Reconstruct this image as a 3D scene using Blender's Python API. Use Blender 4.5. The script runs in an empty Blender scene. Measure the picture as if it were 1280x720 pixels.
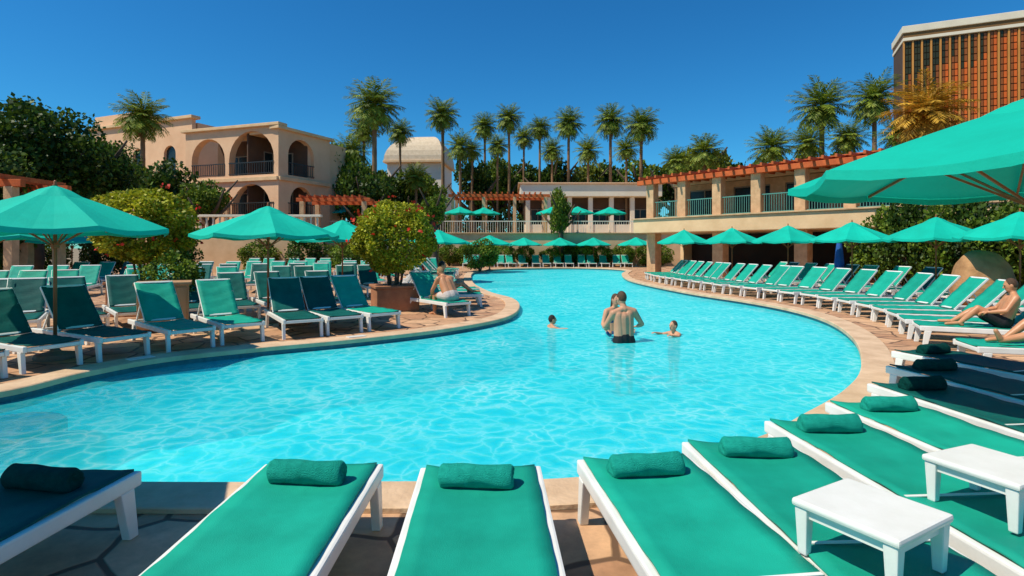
import bpy, bmesh, math, random
import numpy as np
from mathutils import Vector, Matrix, noise as mnoise
R = math.radians
PI = math.pi
rnd = random.Random(7)
scene = bpy.context.scene
col = scene.collection
H, F, HY = 1.5, 700.0, 310.0          # eye height in metres, focal length and horizon of the photograph
def gx(px, Y): return (px - 640) / F * Y
def gz(py, Y): return H - (py - HY) / F * Y

# ------------------------------------------------------------------ materials
def newmat(name):
    m = bpy.data.materials.new(name); m.use_nodes = True
    t = m.node_tree; t.nodes.clear()
    out = t.nodes.new('ShaderNodeOutputMaterial')
    return m, t, out
def N(t, kind, **kw):
    n = t.nodes.new(kind)
    for k, v in kw.items():
        if k in n.inputs.keys(): n.inputs[k].default_value = v
        else: setattr(n, k, v)
    return n
def ramp(t, stops, interp='LINEAR'):
    n = t.nodes.new('ShaderNodeValToRGB'); cr = n.color_ramp; cr.interpolation = interp
    while len(cr.elements) > 1: cr.elements.remove(cr.elements[-1])
    cr.elements[0].position = stops[0][0]; cr.elements[0].color = (*stops[0][1], 1)
    for p, c in stops[1:]:
        e = cr.elements.new(p); e.color = (*c, 1)
    return n
def mat(name, c, c2=None, scale=6, rough=.6, bump=0, bscale=60, spec=.35, metal=0, rand=0, stretch=None, transl=0, wave=None):
    m, t, out = newmat(name); L = t.links.new
    if c2 is None: c2 = tuple(x * .82 for x in c)
    tc = N(t, 'ShaderNodeTexCoord'); src = tc.outputs['Object']
    if stretch:
        mp = N(t, 'ShaderNodeMapping'); mp.inputs['Scale'].default_value = stretch
        L(src, mp.inputs['Vector']); src = mp.outputs['Vector']
    nz = N(t, 'ShaderNodeTexNoise'); nz.inputs['Scale'].default_value = scale; nz.inputs['Detail'].default_value = 5
    nz.inputs['Roughness'].default_value = .62
    L(src, nz.inputs['Vector'])
    rp = ramp(t, [(.32, c2), (.66, c)]); L(nz.outputs['Fac'], rp.inputs['Fac'])
    colr = rp.outputs['Color']
    if rand:
        oi = N(t, 'ShaderNodeObjectInfo'); mr = N(t, 'ShaderNodeMapRange')
        mr.inputs['To Min'].default_value = 1 - rand; mr.inputs['To Max'].default_value = 1 + rand * .6
        L(oi.outputs['Random'], mr.inputs['Value'])
        hs = N(t, 'ShaderNodeHueSaturation'); L(colr, hs.inputs['Color']); L(mr.outputs['Result'], hs.inputs['Value'])
        colr = hs.outputs['Color']
    p = N(t, 'ShaderNodeBsdfPrincipled'); L(colr, p.inputs['Base Color'])
    p.inputs['Roughness'].default_value = rough; p.inputs['Metallic'].default_value = metal
    p.inputs['Specular IOR Level'].default_value = spec
    if bump:
        if wave:
            b = N(t, 'ShaderNodeTexWave'); b.inputs['Scale'].default_value = wave; b.inputs['Distortion'].default_value = .6
            L(src, b.inputs['Vector']); h = b.outputs['Fac']
        else:
            b = N(t, 'ShaderNodeTexNoise'); b.inputs['Scale'].default_value = bscale; b.inputs['Detail'].default_value = 3
            L(src, b.inputs['Vector']); h = b.outputs['Fac']
        bp = N(t, 'ShaderNodeBump'); bp.inputs['Strength'].default_value = bump; bp.inputs['Distance'].default_value = .02
        L(h, bp.inputs['Height']); L(bp.outputs['Normal'], p.inputs['Normal'])
    sh = p.outputs['BSDF']
    if transl:
        tr = N(t, 'ShaderNodeBsdfTranslucent'); L(colr, tr.inputs['Color'])
        mx = N(t, 'ShaderNodeMixShader'); mx.inputs['Fac'].default_value = transl
        L(sh, mx.inputs[1]); L(tr.outputs['BSDF'], mx.inputs[2]); sh = mx.outputs['Shader']
    L(sh, out.inputs['Surface'])
    return m
def leafmat(name, dark, mid, light, transl=.3, cl=1.3):
    m, t, out = newmat(name); L = t.links.new
    g = N(t, 'ShaderNodeNewGeometry')
    rp = ramp(t, [(0, dark), (.5, mid), (1, light)]); L(g.outputs['Random Per Island'], rp.inputs['Fac'])
    tc = N(t, 'ShaderNodeTexCoord')
    nz = N(t, 'ShaderNodeTexNoise'); nz.inputs['Scale'].default_value = cl * 2.2; nz.inputs['Detail'].default_value = 2
    L(tc.outputs['Object'], nz.inputs['Vector'])
    mr = N(t, 'ShaderNodeMapRange'); mr.inputs['From Min'].default_value = .35; mr.inputs['From Max'].default_value = .65
    mr.inputs['To Min'].default_value = .6; mr.inputs['To Max'].default_value = 1.3
    L(nz.outputs['Fac'], mr.inputs['Value'])
    hs = N(t, 'ShaderNodeHueSaturation'); L(rp.outputs['Color'], hs.inputs['Color']); L(mr.outputs['Result'], hs.inputs['Value'])
    p = N(t, 'ShaderNodeBsdfPrincipled'); L(hs.outputs['Color'], p.inputs['Base Color'])
    p.inputs['Roughness'].default_value = .5; p.inputs['Specular IOR Level'].default_value = .25
    tr = N(t, 'ShaderNodeBsdfTranslucent'); L(hs.outputs['Color'], tr.inputs['Color'])
    mx = N(t, 'ShaderNodeMixShader'); mx.inputs['Fac'].default_value = transl
    L(p.outputs['BSDF'], mx.inputs[1]); L(tr.outputs['BSDF'], mx.inputs[2]); L(mx.outputs['Shader'], out.inputs['Surface'])
    return m

white = mat('white_resin', (.82, .80, .75), (.74, .72, .66), 5, .38, .05, 90, .45)
sling = mat('green_sling', (.008, .37, .255), (.005, .285, .195), 3.5, .62, .25, 260, .22, rand=.15)
slingshade = mat('shaded_green_sling', (.003, .115, .095), (.002, .075, .065), 3.5, .62, .25, 260, .18, rand=.25)  # same green sling with umbrella shade put into its colour
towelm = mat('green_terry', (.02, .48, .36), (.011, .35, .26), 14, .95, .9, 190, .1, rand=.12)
towelshade = mat('shaded_green_terry', (.003, .085, .07), (.002, .05, .045), 14, .95, .9, 190, .1, rand=.2)  # towel cloth with the shade put into its colour
canvas = mat('green_canvas', (.004, .53, .385), (.004, .46, .33), 2.0, .7, .12, 30, .2, rand=.08, transl=.13)
wood = mat('umbrella_wood', (.36, .12, .04), (.24, .075, .025), 12, .5, .2, 60, stretch=(1, 1, .15))
stonebase = mat('umbrella_base_stone', (.25, .22, .18), None, 9, .8, .3)
coping = mat('coping_stone', (.72, .50, .32), (.53, .35, .21), 2.6, .75, .35, 25)
stucco = mat('tan_stucco', (.78, .53, .30), (.66, .43, .23), 1.2, .85, .3, 18)
cream = mat('peach_stucco', (.82, .52, .31), (.71, .42, .24), .5, .85, .3, 8)
whitewall = mat('white_stucco', (.88, .77, .61), (.78, .67, .51), .5, .8, .2, 8)
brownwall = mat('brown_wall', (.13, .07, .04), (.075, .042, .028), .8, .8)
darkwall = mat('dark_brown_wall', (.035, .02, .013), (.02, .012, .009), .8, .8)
stone = mat('column_stone', (.66, .42, .23), (.47, .29, .15), 3, .85, .5, 20)
redwood = mat('redwood_beam', (.60, .13, .03), (.42, .08, .018), 3, .65, .2, 30)
rooftile = mat('roof_tile', (.76, .60, .42), (.62, .47, .31), 3, .8, .6, wave=6)
glass = mat('window_glass', (.02, .03, .03), (.012, .018, .018), 1, .22, 0, spec=.3)
frame_m = mat('window_frame', (.28, .22, .16), None, 4, .5)
iron = mat('dark_iron', (.03, .035, .035), None, 4, .45)
ironteal = mat('pale_teal_iron', (.10, .30, .25), None, 4, .45)
trunkm = mat('palm_trunk', (.30, .185, .095), (.15, .085, .045), 4, .9, .9, 14, stretch=(1, 1, 3))
barkm = mat('tree_bark', (.12, .085, .055), (.06, .042, .03), 8, .9, .7, 20)
skirtm = leafmat('dead_frond', (.18, .10, .03), (.33, .19, .06), (.46, .29, .11), .15)
palmleaf = leafmat('palm_frond', (.07, .13, .012), (.19, .27, .025), (.38, .42, .05))
palmsunlit = leafmat('sunlit_palm_frond', (.28, .17, .015), (.54, .30, .028), (.70, .42, .05))  # dry yellow fronds with golden sunlight put into the colour
leafdark = leafmat('dark_leaf', (.015, .038, .005), (.043, .092, .01), (.11, .17, .018))
leafmid = leafmat('mid_leaf', (.05, .098, .009), (.12, .195, .015), (.25, .32, .03))
leafyel = leafmat('yellow_green_leaf', (.15, .18, .008), (.34, .36, .016), (.60, .54, .04))
leafolive = leafmat('olive_leaf', (.075, .10, .012), (.15, .19, .022), (.28, .30, .04))
redflower = leafmat('red_petal', (.5, .015, .01), (.65, .03, .015), (.75, .08, .02), .2)
terracotta = mat('terracotta', (.42, .18, .085), (.31, .125, .06), 5, .8, .3)
tanwood = mat('tan_cabinet_wood', (.52, .30, .15), (.38, .2, .095), 4, .6, .2, 40, stretch=(1, 1, .2))
sandstone = mat('sandstone', (.50, .27, .12), (.29, .145, .06), 2.2, .9, .9, 9)
blue = mat('blue_canvas', (.02, .12, .45), None, 6, .7, .2)
tilewhite = mat('marker_tile', (.75, .72, .66), None, 20, .4)
skinm = mat('skin', (.60, .30, .175), (.52, .245, .14), 7, .5, .06, 80, .35)
skinm2 = mat('tanned_skin', (.60, .28, .14), (.52, .22, .10), 7, .42, .06, 80, .45)
hairdark = mat('dark_hair', (.025, .015, .01), None, 60, .45, .6, 120)
hairbrown = mat('brown_hair', (.09, .045, .02), None, 60, .5, .6, 120)
hairblond = mat('blond_hair', (.35, .2, .08), None, 60, .5, .6, 120)
blackcloth = mat('black_cloth', (.012, .012, .014), None, 30, .7, .3, 90)
bluecloth = mat('blue_cloth', (.03, .08, .2), None, 30, .7, .3, 90)
redcloth = mat('red_cloth', (.45, .05, .04), None, 30, .7, .3, 90)
palecloth = mat('pale_cloth', (.6, .5, .45), None, 30, .8, .3, 90)
eyem = mat('dark_eye', (.02, .015, .01), None, 5, .2, 0, spec=.6)
lipm = mat('lips', (.35, .09, .07), None, 5, .4)

def deck_material():
    m, t, out = newmat('flagstone_deck'); L = t.links.new
    tc = N(t, 'ShaderNodeTexCoord')
    nz0 = N(t, 'ShaderNodeTexNoise'); nz0.inputs['Scale'].default_value = 1.7
    L(tc.outputs['Object'], nz0.inputs['Vector'])
    vm = N(t, 'ShaderNodeMixRGB'); vm.blend_type = 'ADD'; vm.inputs['Fac'].default_value = .18
    L(tc.outputs['Object'], vm.inputs['Color1']); L(nz0.outputs['Color'], vm.inputs['Color2'])
    v1 = N(t, 'ShaderNodeTexVoronoi'); v1.inputs['Scale'].default_value = 1.9
    v2 = N(t, 'ShaderNodeTexVoronoi'); v2.feature = 'DISTANCE_TO_EDGE'; v2.inputs['Scale'].default_value = 1.9
    L(vm.outputs['Color'], v1.inputs['Vector']); L(vm.outputs['Color'], v2.inputs['Vector'])
    sep = N(t, 'ShaderNodeSeparateColor'); L(v1.outputs['Color'], sep.inputs['Color'])
    rp = ramp(t, [(0, (.46, .235, .125)), (.5, (.60, .335, .18)), (1, (.70, .42, .235))]); L(sep.outputs['Red'], rp.inputs['Fac'])
    nz = N(t, 'ShaderNodeTexNoise'); nz.inputs['Scale'].default_value = 5; nz.inputs['Detail'].default_value = 8; nz.inputs['Roughness'].default_value = .7
    L(tc.outputs['Object'], nz.inputs['Vector'])
    mr = N(t, 'ShaderNodeMapRange'); mr.inputs['From Min'].default_value = .3; mr.inputs['From Max'].default_value = .7
    mr.inputs['To Min'].default_value = .65; mr.inputs['To Max'].default_value = 1.15
    L(nz.outputs['Fac'], mr.inputs['Value'])
    hs = N(t, 'ShaderNodeHueSaturation'); L(rp.outputs['Color'], hs.inputs['Color']); L(mr.outputs['Result'], hs.inputs['Value'])
    jr = ramp(t, [(0, (0, 0, 0)), (.022, (0, 0, 0)), (.04, (1, 1, 1))]); L(v2.outputs['Distance'], jr.inputs['Fac'])
    mx = N(t, 'ShaderNodeMixRGB'); mx.inputs['Color1'].default_value = (.15, .08, .042, 1)
    L(jr.outputs['Color'], mx.inputs['Fac']); L(hs.outputs['Color'], mx.inputs['Color2'])
    p = N(t, 'ShaderNodeBsdfPrincipled'); p.inputs['Roughness'].default_value = .75; L(mx.outputs['Color'], p.inputs['Base Color'])
    mm = N(t, 'ShaderNodeMath'); mm.operation = 'MULTIPLY_ADD'; mm.inputs[1].default_value = .35
    L(nz.outputs['Fac'], mm.inputs[0]); L(jr.outputs['Color'], mm.inputs[2])
    bp = N(t, 'ShaderNodeBump'); bp.inputs['Strength'].default_value = .5; bp.inputs['Distance'].default_value = .012
    L(mm.outputs['Value'], bp.inputs['Height']); L(bp.outputs['Normal'], p.inputs['Normal'])
    L(p.outputs['BSDF'], out.inputs['Surface'])
    return m
deckm = deck_material()

def water_material():
    m, t, out = newmat('pool_water'); L = t.links.new
    tc = N(t, 'ShaderNodeTexCoord')
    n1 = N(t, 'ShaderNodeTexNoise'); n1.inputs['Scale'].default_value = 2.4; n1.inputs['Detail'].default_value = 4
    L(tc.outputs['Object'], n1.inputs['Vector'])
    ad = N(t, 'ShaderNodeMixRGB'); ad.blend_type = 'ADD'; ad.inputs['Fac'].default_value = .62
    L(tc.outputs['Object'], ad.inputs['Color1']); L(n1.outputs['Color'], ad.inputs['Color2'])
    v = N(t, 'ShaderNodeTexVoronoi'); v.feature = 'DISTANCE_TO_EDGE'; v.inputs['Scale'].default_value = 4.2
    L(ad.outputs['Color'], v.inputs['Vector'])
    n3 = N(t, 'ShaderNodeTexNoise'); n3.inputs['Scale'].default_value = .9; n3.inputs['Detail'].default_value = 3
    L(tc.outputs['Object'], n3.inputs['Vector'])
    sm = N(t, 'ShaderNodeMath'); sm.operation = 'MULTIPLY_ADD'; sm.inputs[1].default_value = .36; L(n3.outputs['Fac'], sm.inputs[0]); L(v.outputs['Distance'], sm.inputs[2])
    rp = ramp(t, [(.11, (.38, .95, .96)), (.19, (.15, .86, .90)), (.29, (.05, .78, .84)), (.52, (.012, .70, .79))]); L(sm.outputs['Value'], rp.inputs['Fac'])  # bright caustic net of sunlight painted into the water colour
    df = N(t, 'ShaderNodeBsdfDiffuse'); L(rp.outputs['Color'], df.inputs['Color'])
    tr = N(t, 'ShaderNodeBsdfTransparent'); tr.inputs['Color'].default_value = (.80, .98, .99, 1)
    sx_ = N(t, 'ShaderNodeSeparateXYZ'); L(tc.outputs['Object'], sx_.inputs['Vector'])
    cl = N(t, 'ShaderNodeMapRange'); cl.inputs['From Min'].default_value = -4.4; cl.inputs['From Max'].default_value = -3.0     # the water is clearer over the shallow steps
    cl.inputs['To Min'].default_value = .30; cl.inputs['To Max'].default_value = .66; L(sx_.outputs['X'], cl.inputs['Value'])
    body = N(t, 'ShaderNodeMixShader'); L(cl.outputs['Result'], body.inputs['Fac'])
    L(tr.outputs['BSDF'], body.inputs[1]); L(df.outputs['BSDF'], body.inputs[2])
    n2 = N(t, 'ShaderNodeTexNoise'); n2.inputs['Scale'].default_value = 4.6; n2.inputs['Detail'].default_value = 4; n2.inputs['Distortion'].default_value = .7
    L(tc.outputs['Object'], n2.inputs['Vector'])
    bp = N(t, 'ShaderNodeBump'); bp.inputs['Strength'].default_value = .55; bp.inputs['Distance'].default_value = .06
    L(n2.outputs['Fac'], bp.inputs['Height'])
    gl = N(t, 'ShaderNodeBsdfGlossy'); gl.inputs['Roughness'].default_value = .09; gl.inputs['Color'].default_value = (.85, .95, 1, 1)
    L(bp.outputs['Normal'], gl.inputs['Normal'])
    fr = N(t, 'ShaderNodeFresnel'); fr.inputs['IOR'].default_value = 1.33; L(bp.outputs['Normal'], fr.inputs['Normal'])
    mu = N(t, 'ShaderNodeMath'); mu.operation = 'MULTIPLY'; mu.inputs[1].default_value = .22; mu.use_clamp = True
    L(fr.outputs['Fac'], mu.inputs[0])
    mx = N(t, 'ShaderNodeMixShader'); L(mu.outputs['Value'], mx.inputs['Fac'])
    L(body.outputs['Shader'], mx.inputs[1]); L(gl.outputs['BSDF'], mx.inputs[2]); L(mx.outputs['Shader'], out.inputs['Surface'])
    return m
waterm = water_material()
floorm = mat('pool_plaster', (.06, .90, .93), (.04, .84, .88), .8, .7, 0)
stepm = mat('pool_step_tile', (.002, .03, .14), (.002, .02, .10), 1.5, .7, 0)
tileband = mat('waterline_tile', (.03, .13, .18), (.02, .08, .12), 12, .3)
groundm = mat('dry_ground', (.30, .22, .14), (.2, .16, .09), .2, .9)

# ------------------------------------------------------------------ mesh builder
class MB:
    def __init__(s): s.v = []; s.f = []
    def add(s, vs, fs, mtx=None):
        o = len(s.v)
        s.v += [tuple(mtx @ Vector(p)) if mtx else tuple(p) for p in vs]
        s.f += [tuple(i + o for i in f) for f in fs]
        return s
    def box(s, c, d, rz=0, mtx=None):
        x, y, z = d[0] / 2, d[1] / 2, d[2] / 2
        vs = [(i * x, j * y, k * z) for i in (-1, 1) for j in (-1, 1) for k in (-1, 1)]
        fs = [(0, 1, 3, 2), (4, 6, 7, 5), (0, 4, 5, 1), (2, 3, 7, 6), (0, 2, 6, 4), (1, 5, 7, 3)]
        M = Matrix.Translation(c) @ (mtx if mtx else Matrix.Rotation(rz, 4, 'Z'))
        return s.add(vs, fs, M)
    def beam(s, a, b, w, h):
        a, b = Vector(a), Vector(b); d = b - a; L = d.length; d.normalize()
        up = Vector((0, 0, 1)) if abs(d.z) < .95 else Vector((0, 1, 0))
        r = d.cross(up).normalized(); u = r.cross(d)
        M = Matrix((( d.x, r.x, u.x), (d.y, r.y, u.y), (d.z, r.z, u.z))).to_4x4()
        return s.box((a + b) / 2, (L, w, h), mtx=M)
    def tube(s, pts, rads, n=10, cap=True):
        pts = [Vector(p) for p in pts]; rings = []; prev = None
        if not hasattr(rads, '__len__'): rads = [rads] * len(pts)
        for i, p in enumerate(pts):
            d = (pts[min(i + 1, len(pts) - 1)] - pts[max(i - 1, 0)]).normalized()
            if prev is None:
                a = Vector((1, 0, 0)) if abs(d.x) < .8 else Vector((0, 1, 0))
            else: a = prev
            r = (a - d * a.dot(d)).normalized(); prev = r; u = d.cross(r)
            rings.append([p + (r * math.cos(2 * PI * k / n) + u * math.sin(2 * PI * k / n)) * rads[i] for k in range(n)])
        vs = [q for rg in rings for q in rg]; fs = []
        for i in range(len(pts) - 1):
            for k in range(n):
                fs.append((i * n + k, i * n + (k + 1) % n, (i + 1) * n + (k + 1) % n, (i + 1) * n + k))
        if cap:
            fs.append(tuple(range(n - 1, -1, -1))); fs.append(tuple((len(pts) - 1) * n + k for k in range(n)))
        return s.add(vs, fs)
    def lathe(s, prof, n=16, c=(0, 0, 0)):
        vs = []; fs = []
        for r, z in prof:
            for k in range(n):
                a = 2 * PI * k / n; vs.append((c[0] + r * math.cos(a), c[1] + r * math.sin(a), c[2] + z))
        for i in range(len(prof) - 1):
            for k in range(n): fs.append((i * n + k, i * n + (k + 1) % n, (i + 1) * n + (k + 1) % n, (i + 1) * n + k))
        fs.append(tuple(range(n - 1, -1, -1))); fs.append(tuple((len(prof) - 1) * n + k for k in range(n)))
        return s.add(vs, fs)
    def ell(s, c, rad, rot=None, n=14, m=9):
        vs = []; fs = []
        for i in range(1, m):
            ph = PI * i / m
            for k in range(n):
                a = 2 * PI * k / n
                vs.append((rad[0] * math.sin(ph) * math.cos(a), rad[1] * math.sin(ph) * math.sin(a), rad[2] * math.cos(ph)))
        for i in range(m - 2):
            for k in range(n): fs.append((i * n + k, (i + 1) * n + k, (i + 1) * n + (k + 1) % n, i * n + (k + 1) % n))
        t = len(vs); vs += [(0, 0, rad[2]), (0, 0, -rad[2])]
        for k in range(n):
            fs.append((t, k, (k + 1) % n)); fs.append((t + 1, (m - 2) * n + (k + 1) % n, (m - 2) * n + k))
        M = Matrix.Translation(c) @ (rot.to_4x4() if rot else Matrix())
        return s.add(vs, fs, M)
    def cap(s, a, b, r0, r1, n=12):
        a, b = Vector(a), Vector(b); d = (b - a)
        if d.length < 1e-5: d = Vector((0, 0, 1e-4))
        d.normalize(); pts = []; rs = []
        for q in (-1, -.92, -.7, -.38): pts.append(a + d * r0 * q); rs.append(max(r0 * math.sqrt(max(0, 1 - q * q)), r0 * .03))
        pts.append(a); rs.append(r0); pts.append(b); rs.append(r1)
        for q in (.38, .7, .92, 1): pts.append(b + d * r1 * q); rs.append(max(r1 * math.sqrt(max(0, 1 - q * q)), r1 * .03))
        return s.tube(pts, rs, n)
    def sheet(s, fn, nu, nv, th):
        top = [fn(i / nu, j / nv) for i in range(nu + 1) for j in range(nv + 1)]
        bot = [p - Vector((0, 0, th)) for p in top]; o = len(top); w = nv + 1; fs = []
        for i in range(nu):
            for j in range(nv):
                a = i * w + j; fs.append((a, a + w, a + w + 1, a + 1)); fs.append((o + a, o + a + 1, o + a + w + 1, o + a + w))
        for i in range(nu):
            a = i * w; fs.append((a, o + a, o + a + w, a + w)); a = i * w + nv; fs.append((a, a + w, o + a + w, o + a))
        for j in range(nv):
            fs.append((j, j + 1, o + j + 1, o + j)); a = nu * w + j; fs.append((a, o + a, o + a + 1, a + 1))
        return s.add(top + bot, fs)
    def mesh(s, name, smooth=False, bevel=0, fix=True):
        me = bpy.data.meshes.new(name); me.from_pydata(s.v, [], s.f)
        if bevel or fix:
            bm = bmesh.new(); bm.from_mesh(me)
            if fix: bmesh.ops.recalc_face_normals(bm, faces=bm.faces)
            if bevel: bmesh.ops.bevel(bm, geom=bm.edges[:], offset=bevel, segments=2, affect='EDGES', profile=.6, clamp_overlap=True)
            bm.to_mesh(me); bm.free()
        if smooth: me.polygons.foreach_set('use_smooth', [True] * len(me.polygons))
        return me
    def build(s, name, m, parent=None, smooth=False, bevel=0, fix=True):
        return link(name, s.mesh(name, smooth, bevel, fix), m, parent)
def link(name, me, m, parent=None):
    if m and not me.materials: me.materials.append(m)
    o = bpy.data.objects.new(name, me); col.objects.link(o); o.parent = parent
    return o
def tag(o, label=None, cat=None, group=None, kind=None):
    if label: o['label'] = label
    if cat: o['category'] = cat
    if group: o['group'] = group
    if kind: o['kind'] = kind
    return o
def thing(name, label, cat, loc=(0, 0, 0), rz=0, group=None):
    o = bpy.data.objects.new(name, None); col.objects.link(o); o.empty_display_size = .1
    o.location = loc; o.rotation_euler = (0, 0, rz)
    return tag(o, label, cat, group)
def copy_tree(o, parent=None):
    c = o.copy(); col.objects.link(c); c.parent = parent
    for ch in list(o.children): copy_tree(ch, c)
    return c
def struct(name, mb, m, **k): return tag(mb.build(name, m, None, **k), kind='structure')

def fill_loops(loops):
    bm = bmesh.new(); es = []
    for lp in loops:
        vs = [bm.verts.new((p[0], p[1], 0)) for p in lp]
        for i in range(len(vs)): es.append(bm.edges.new((vs[i], vs[(i + 1) % len(vs)])))
    bm.verts.index_update()
    bmesh.ops.triangle_fill(bm, use_beauty=True, use_dissolve=False, edges=es, normal=(0, 0, 1))
    bm.verts.index_update()
    vs = [tuple(v.co) for v in bm.verts]; fs = [tuple(v.index for v in f.verts) for f in bm.faces]
    bm.free(); return vs, fs
def holed_wall(mb, w, h, holes, t, M=None, z0=0, x0=0):
    loops = [[(x0, z0), (x0 + w, z0), (x0 + w, z0 + h), (x0, z0 + h)]] + holes
    vs, fs = fill_loops(loops)
    n = len(vs)
    V = [(x, 0, z) for x, z, _ in vs] + [(x, t, z) for x, z, _ in vs]
    Fs = list(fs) + [tuple(i + n for i in reversed(f)) for f in fs]
    k = 0
    for lp in loops:
        m = len(lp)
        for i in range(m): Fs.append((k + i, k + (i + 1) % m, n + k + (i + 1) % m, n + k + i))
        k += m
    mb.add(V, Fs, M)
def arch(cx, z0, w, h, n=12):
    r = w / 2
    pts = [(cx - r, z0), (cx + r, z0)]
    hs = h - r
    pts += [(cx + r * math.cos(a), z0 + hs + r * math.sin(a)) for a in [PI * i / n for i in range(n + 1)]]
    return pts
def rect(cx, z0, w, h): return [(cx - w / 2, z0), (cx + w / 2, z0), (cx + w / 2, z0 + h), (cx - w / 2, z0 + h)]
def ordinal(i):
    a = ['first', 'second', 'third', 'fourth', 'fifth', 'sixth', 'seventh', 'eighth', 'ninth', 'tenth', 'eleventh', 'twelfth', 'thirteenth',
         'fourteenth', 'fifteenth', 'sixteenth', 'seventeenth', 'eighteenth', 'nineteenth', 'twentieth']
    return a[i] if i < 20 else 'twenty-' + a[i - 20]
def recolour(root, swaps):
    """gives the fabric parts of one thing a darker colour that stands in for umbrella shade"""
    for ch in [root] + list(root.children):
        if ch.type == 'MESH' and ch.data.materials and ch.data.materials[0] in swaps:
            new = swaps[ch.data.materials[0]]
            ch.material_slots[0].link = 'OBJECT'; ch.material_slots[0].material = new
SHADE_SWAP = {sling: slingshade, towelm: towelshade}

# ------------------------------------------------------------------ pool, deck, ground
PO = [(-6.8, 3.9), (-4.3, 3.55), (-2.4, 3.5), (-1, 3.5), (.3, 3.55), (1.15, 3.82), (2.02, 4.41), (2.55, 4.9), (3.5, 5.83), (4.4, 7), (5.6, 9.13), (6.45, 11.4),
      (6.75, 13.5), (6.55, 15.7), (5.9, 18.75), (5.45, 23.9), (5.6, 27.6), (6.4, 32.5), (7.6, 37.5), (6.5, 41), (3.6, 42), (-.5, 40), (-2.3, 35), (-1.8, 25), (-.82, 19.1),
      (0, 16.4), (.16, 14), (-.17, 11.9), (-1.18, 10.3), (-2.48, 9.13), (-3.78, 8.27), (-4.71, 7.5), (-5.1, 6.65), (-5.3, 5.7), (-6.3, 5.1), (-7.4, 4.6)]
def crom(P, n, closed=True):
    out = []; m = len(P)
    for i in range(m if closed else m - 1):
        p0, p1, p2, p3 = (Vector(P[(i + k) % m] if closed else P[max(0, min(m - 1, i + k))]) for k in (-1, 0, 1, 2))
        for j in range(n):
            t = j / n
            out.append(.5 * ((2 * p1) + (p2 - p0) * t + (2 * p0 - 5 * p1 + 4 * p2 - p3) * t * t + (3 * p1 - p0 - 3 * p2 + p3) * t ** 3))
    if not closed: out.append(Vector(P[-1]))
    return out
edge = crom(PO, 6)
ne = len(edge)
nrm = []
for i in range(ne):
    d = (edge[(i + 1) % ne] - edge[i - 1]).normalized(); nrm.append(Vector((d.y, -d.x)))    # outward for a counter-clockwise outline
def off(k): return [edge[i] + nrm[i] * k for i in range(ne)]
PD = -1.0
mb = MB(); vs, fs = fill_loops([[(-40, -8), (40, -8), (40, 90), (-40, 90)], [tuple(p) for p in off(.02)]])
mb.add(vs, fs); struct('pool_deck', mb, deckm)
mb = MB(); vs, fs = fill_loops([[(-1500, -300), (1500, -300), (1500, 2500), (-1500, 2500)], [(-39.9, -7.9), (39.9, -7.9), (39.9, 89.9), (-39.9, 89.9)]])
mb.add([(x, y, -.02) for x, y, z in vs], fs); struct('ground', mb, groundm)
prof = [(.34, .002), (.34, .028), (.33, .034), (-.015, .034), (-.03, .024), (-.03, -.035), (.0, -.04)]
mb = MB(); rings = [[(p.x, p.y, z) for p in off(o)] for o, z in prof]
V = [q for r in rings for q in r]; Fc = []
for i in range(len(prof) - 1):
    for k in range(ne): Fc.append((i * ne + k, i * ne + (k + 1) % ne, (i + 1) * ne + (k + 1) % ne, (i + 1) * ne + k))
mb.add(V, Fc); struct('pool_coping', mb, coping)
mb = MB(); V = [(p.x, p.y, z) for z in (-.03, -.2) for p in off(0)]
mb.add(V, [(k, (k + 1) % ne, ne + (k + 1) % ne, ne + k) for k in range(ne)]); struct('pool_tile_band', mb, tileband)
mb = MB(); V = [(p.x, p.y, z) for z in (-.2, PD) for p in off(0)]
mb.add(V, [(k, (k + 1) % ne, ne + (k + 1) % ne, ne + k) for k in range(ne)])
vs, fs = fill_loops([[tuple(p) for p in off(0)]]); mb.add([(x, y, PD) for x, y, z in vs], fs)
struct('pool_floor', mb, floorm)
mb = MB(); mb.add([(x, y, -.1) for x, y, z in vs], fs); wt = struct('pool_water', mb, waterm)
# dark tiled entry steps below the water at the left
mb = MB()
for (cx, cy, r, zt) in ((-4.75, 5.25, .46, -.16), (-4.05, 4.95, .38, -.22), (-4.35, 4.45, .44, -.28)):
    mb.lathe([(r, PD), (r, zt - .03), (r - .03, zt)], 28, (cx, cy, 0))
struct('pool_steps', mb, stepm)

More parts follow.
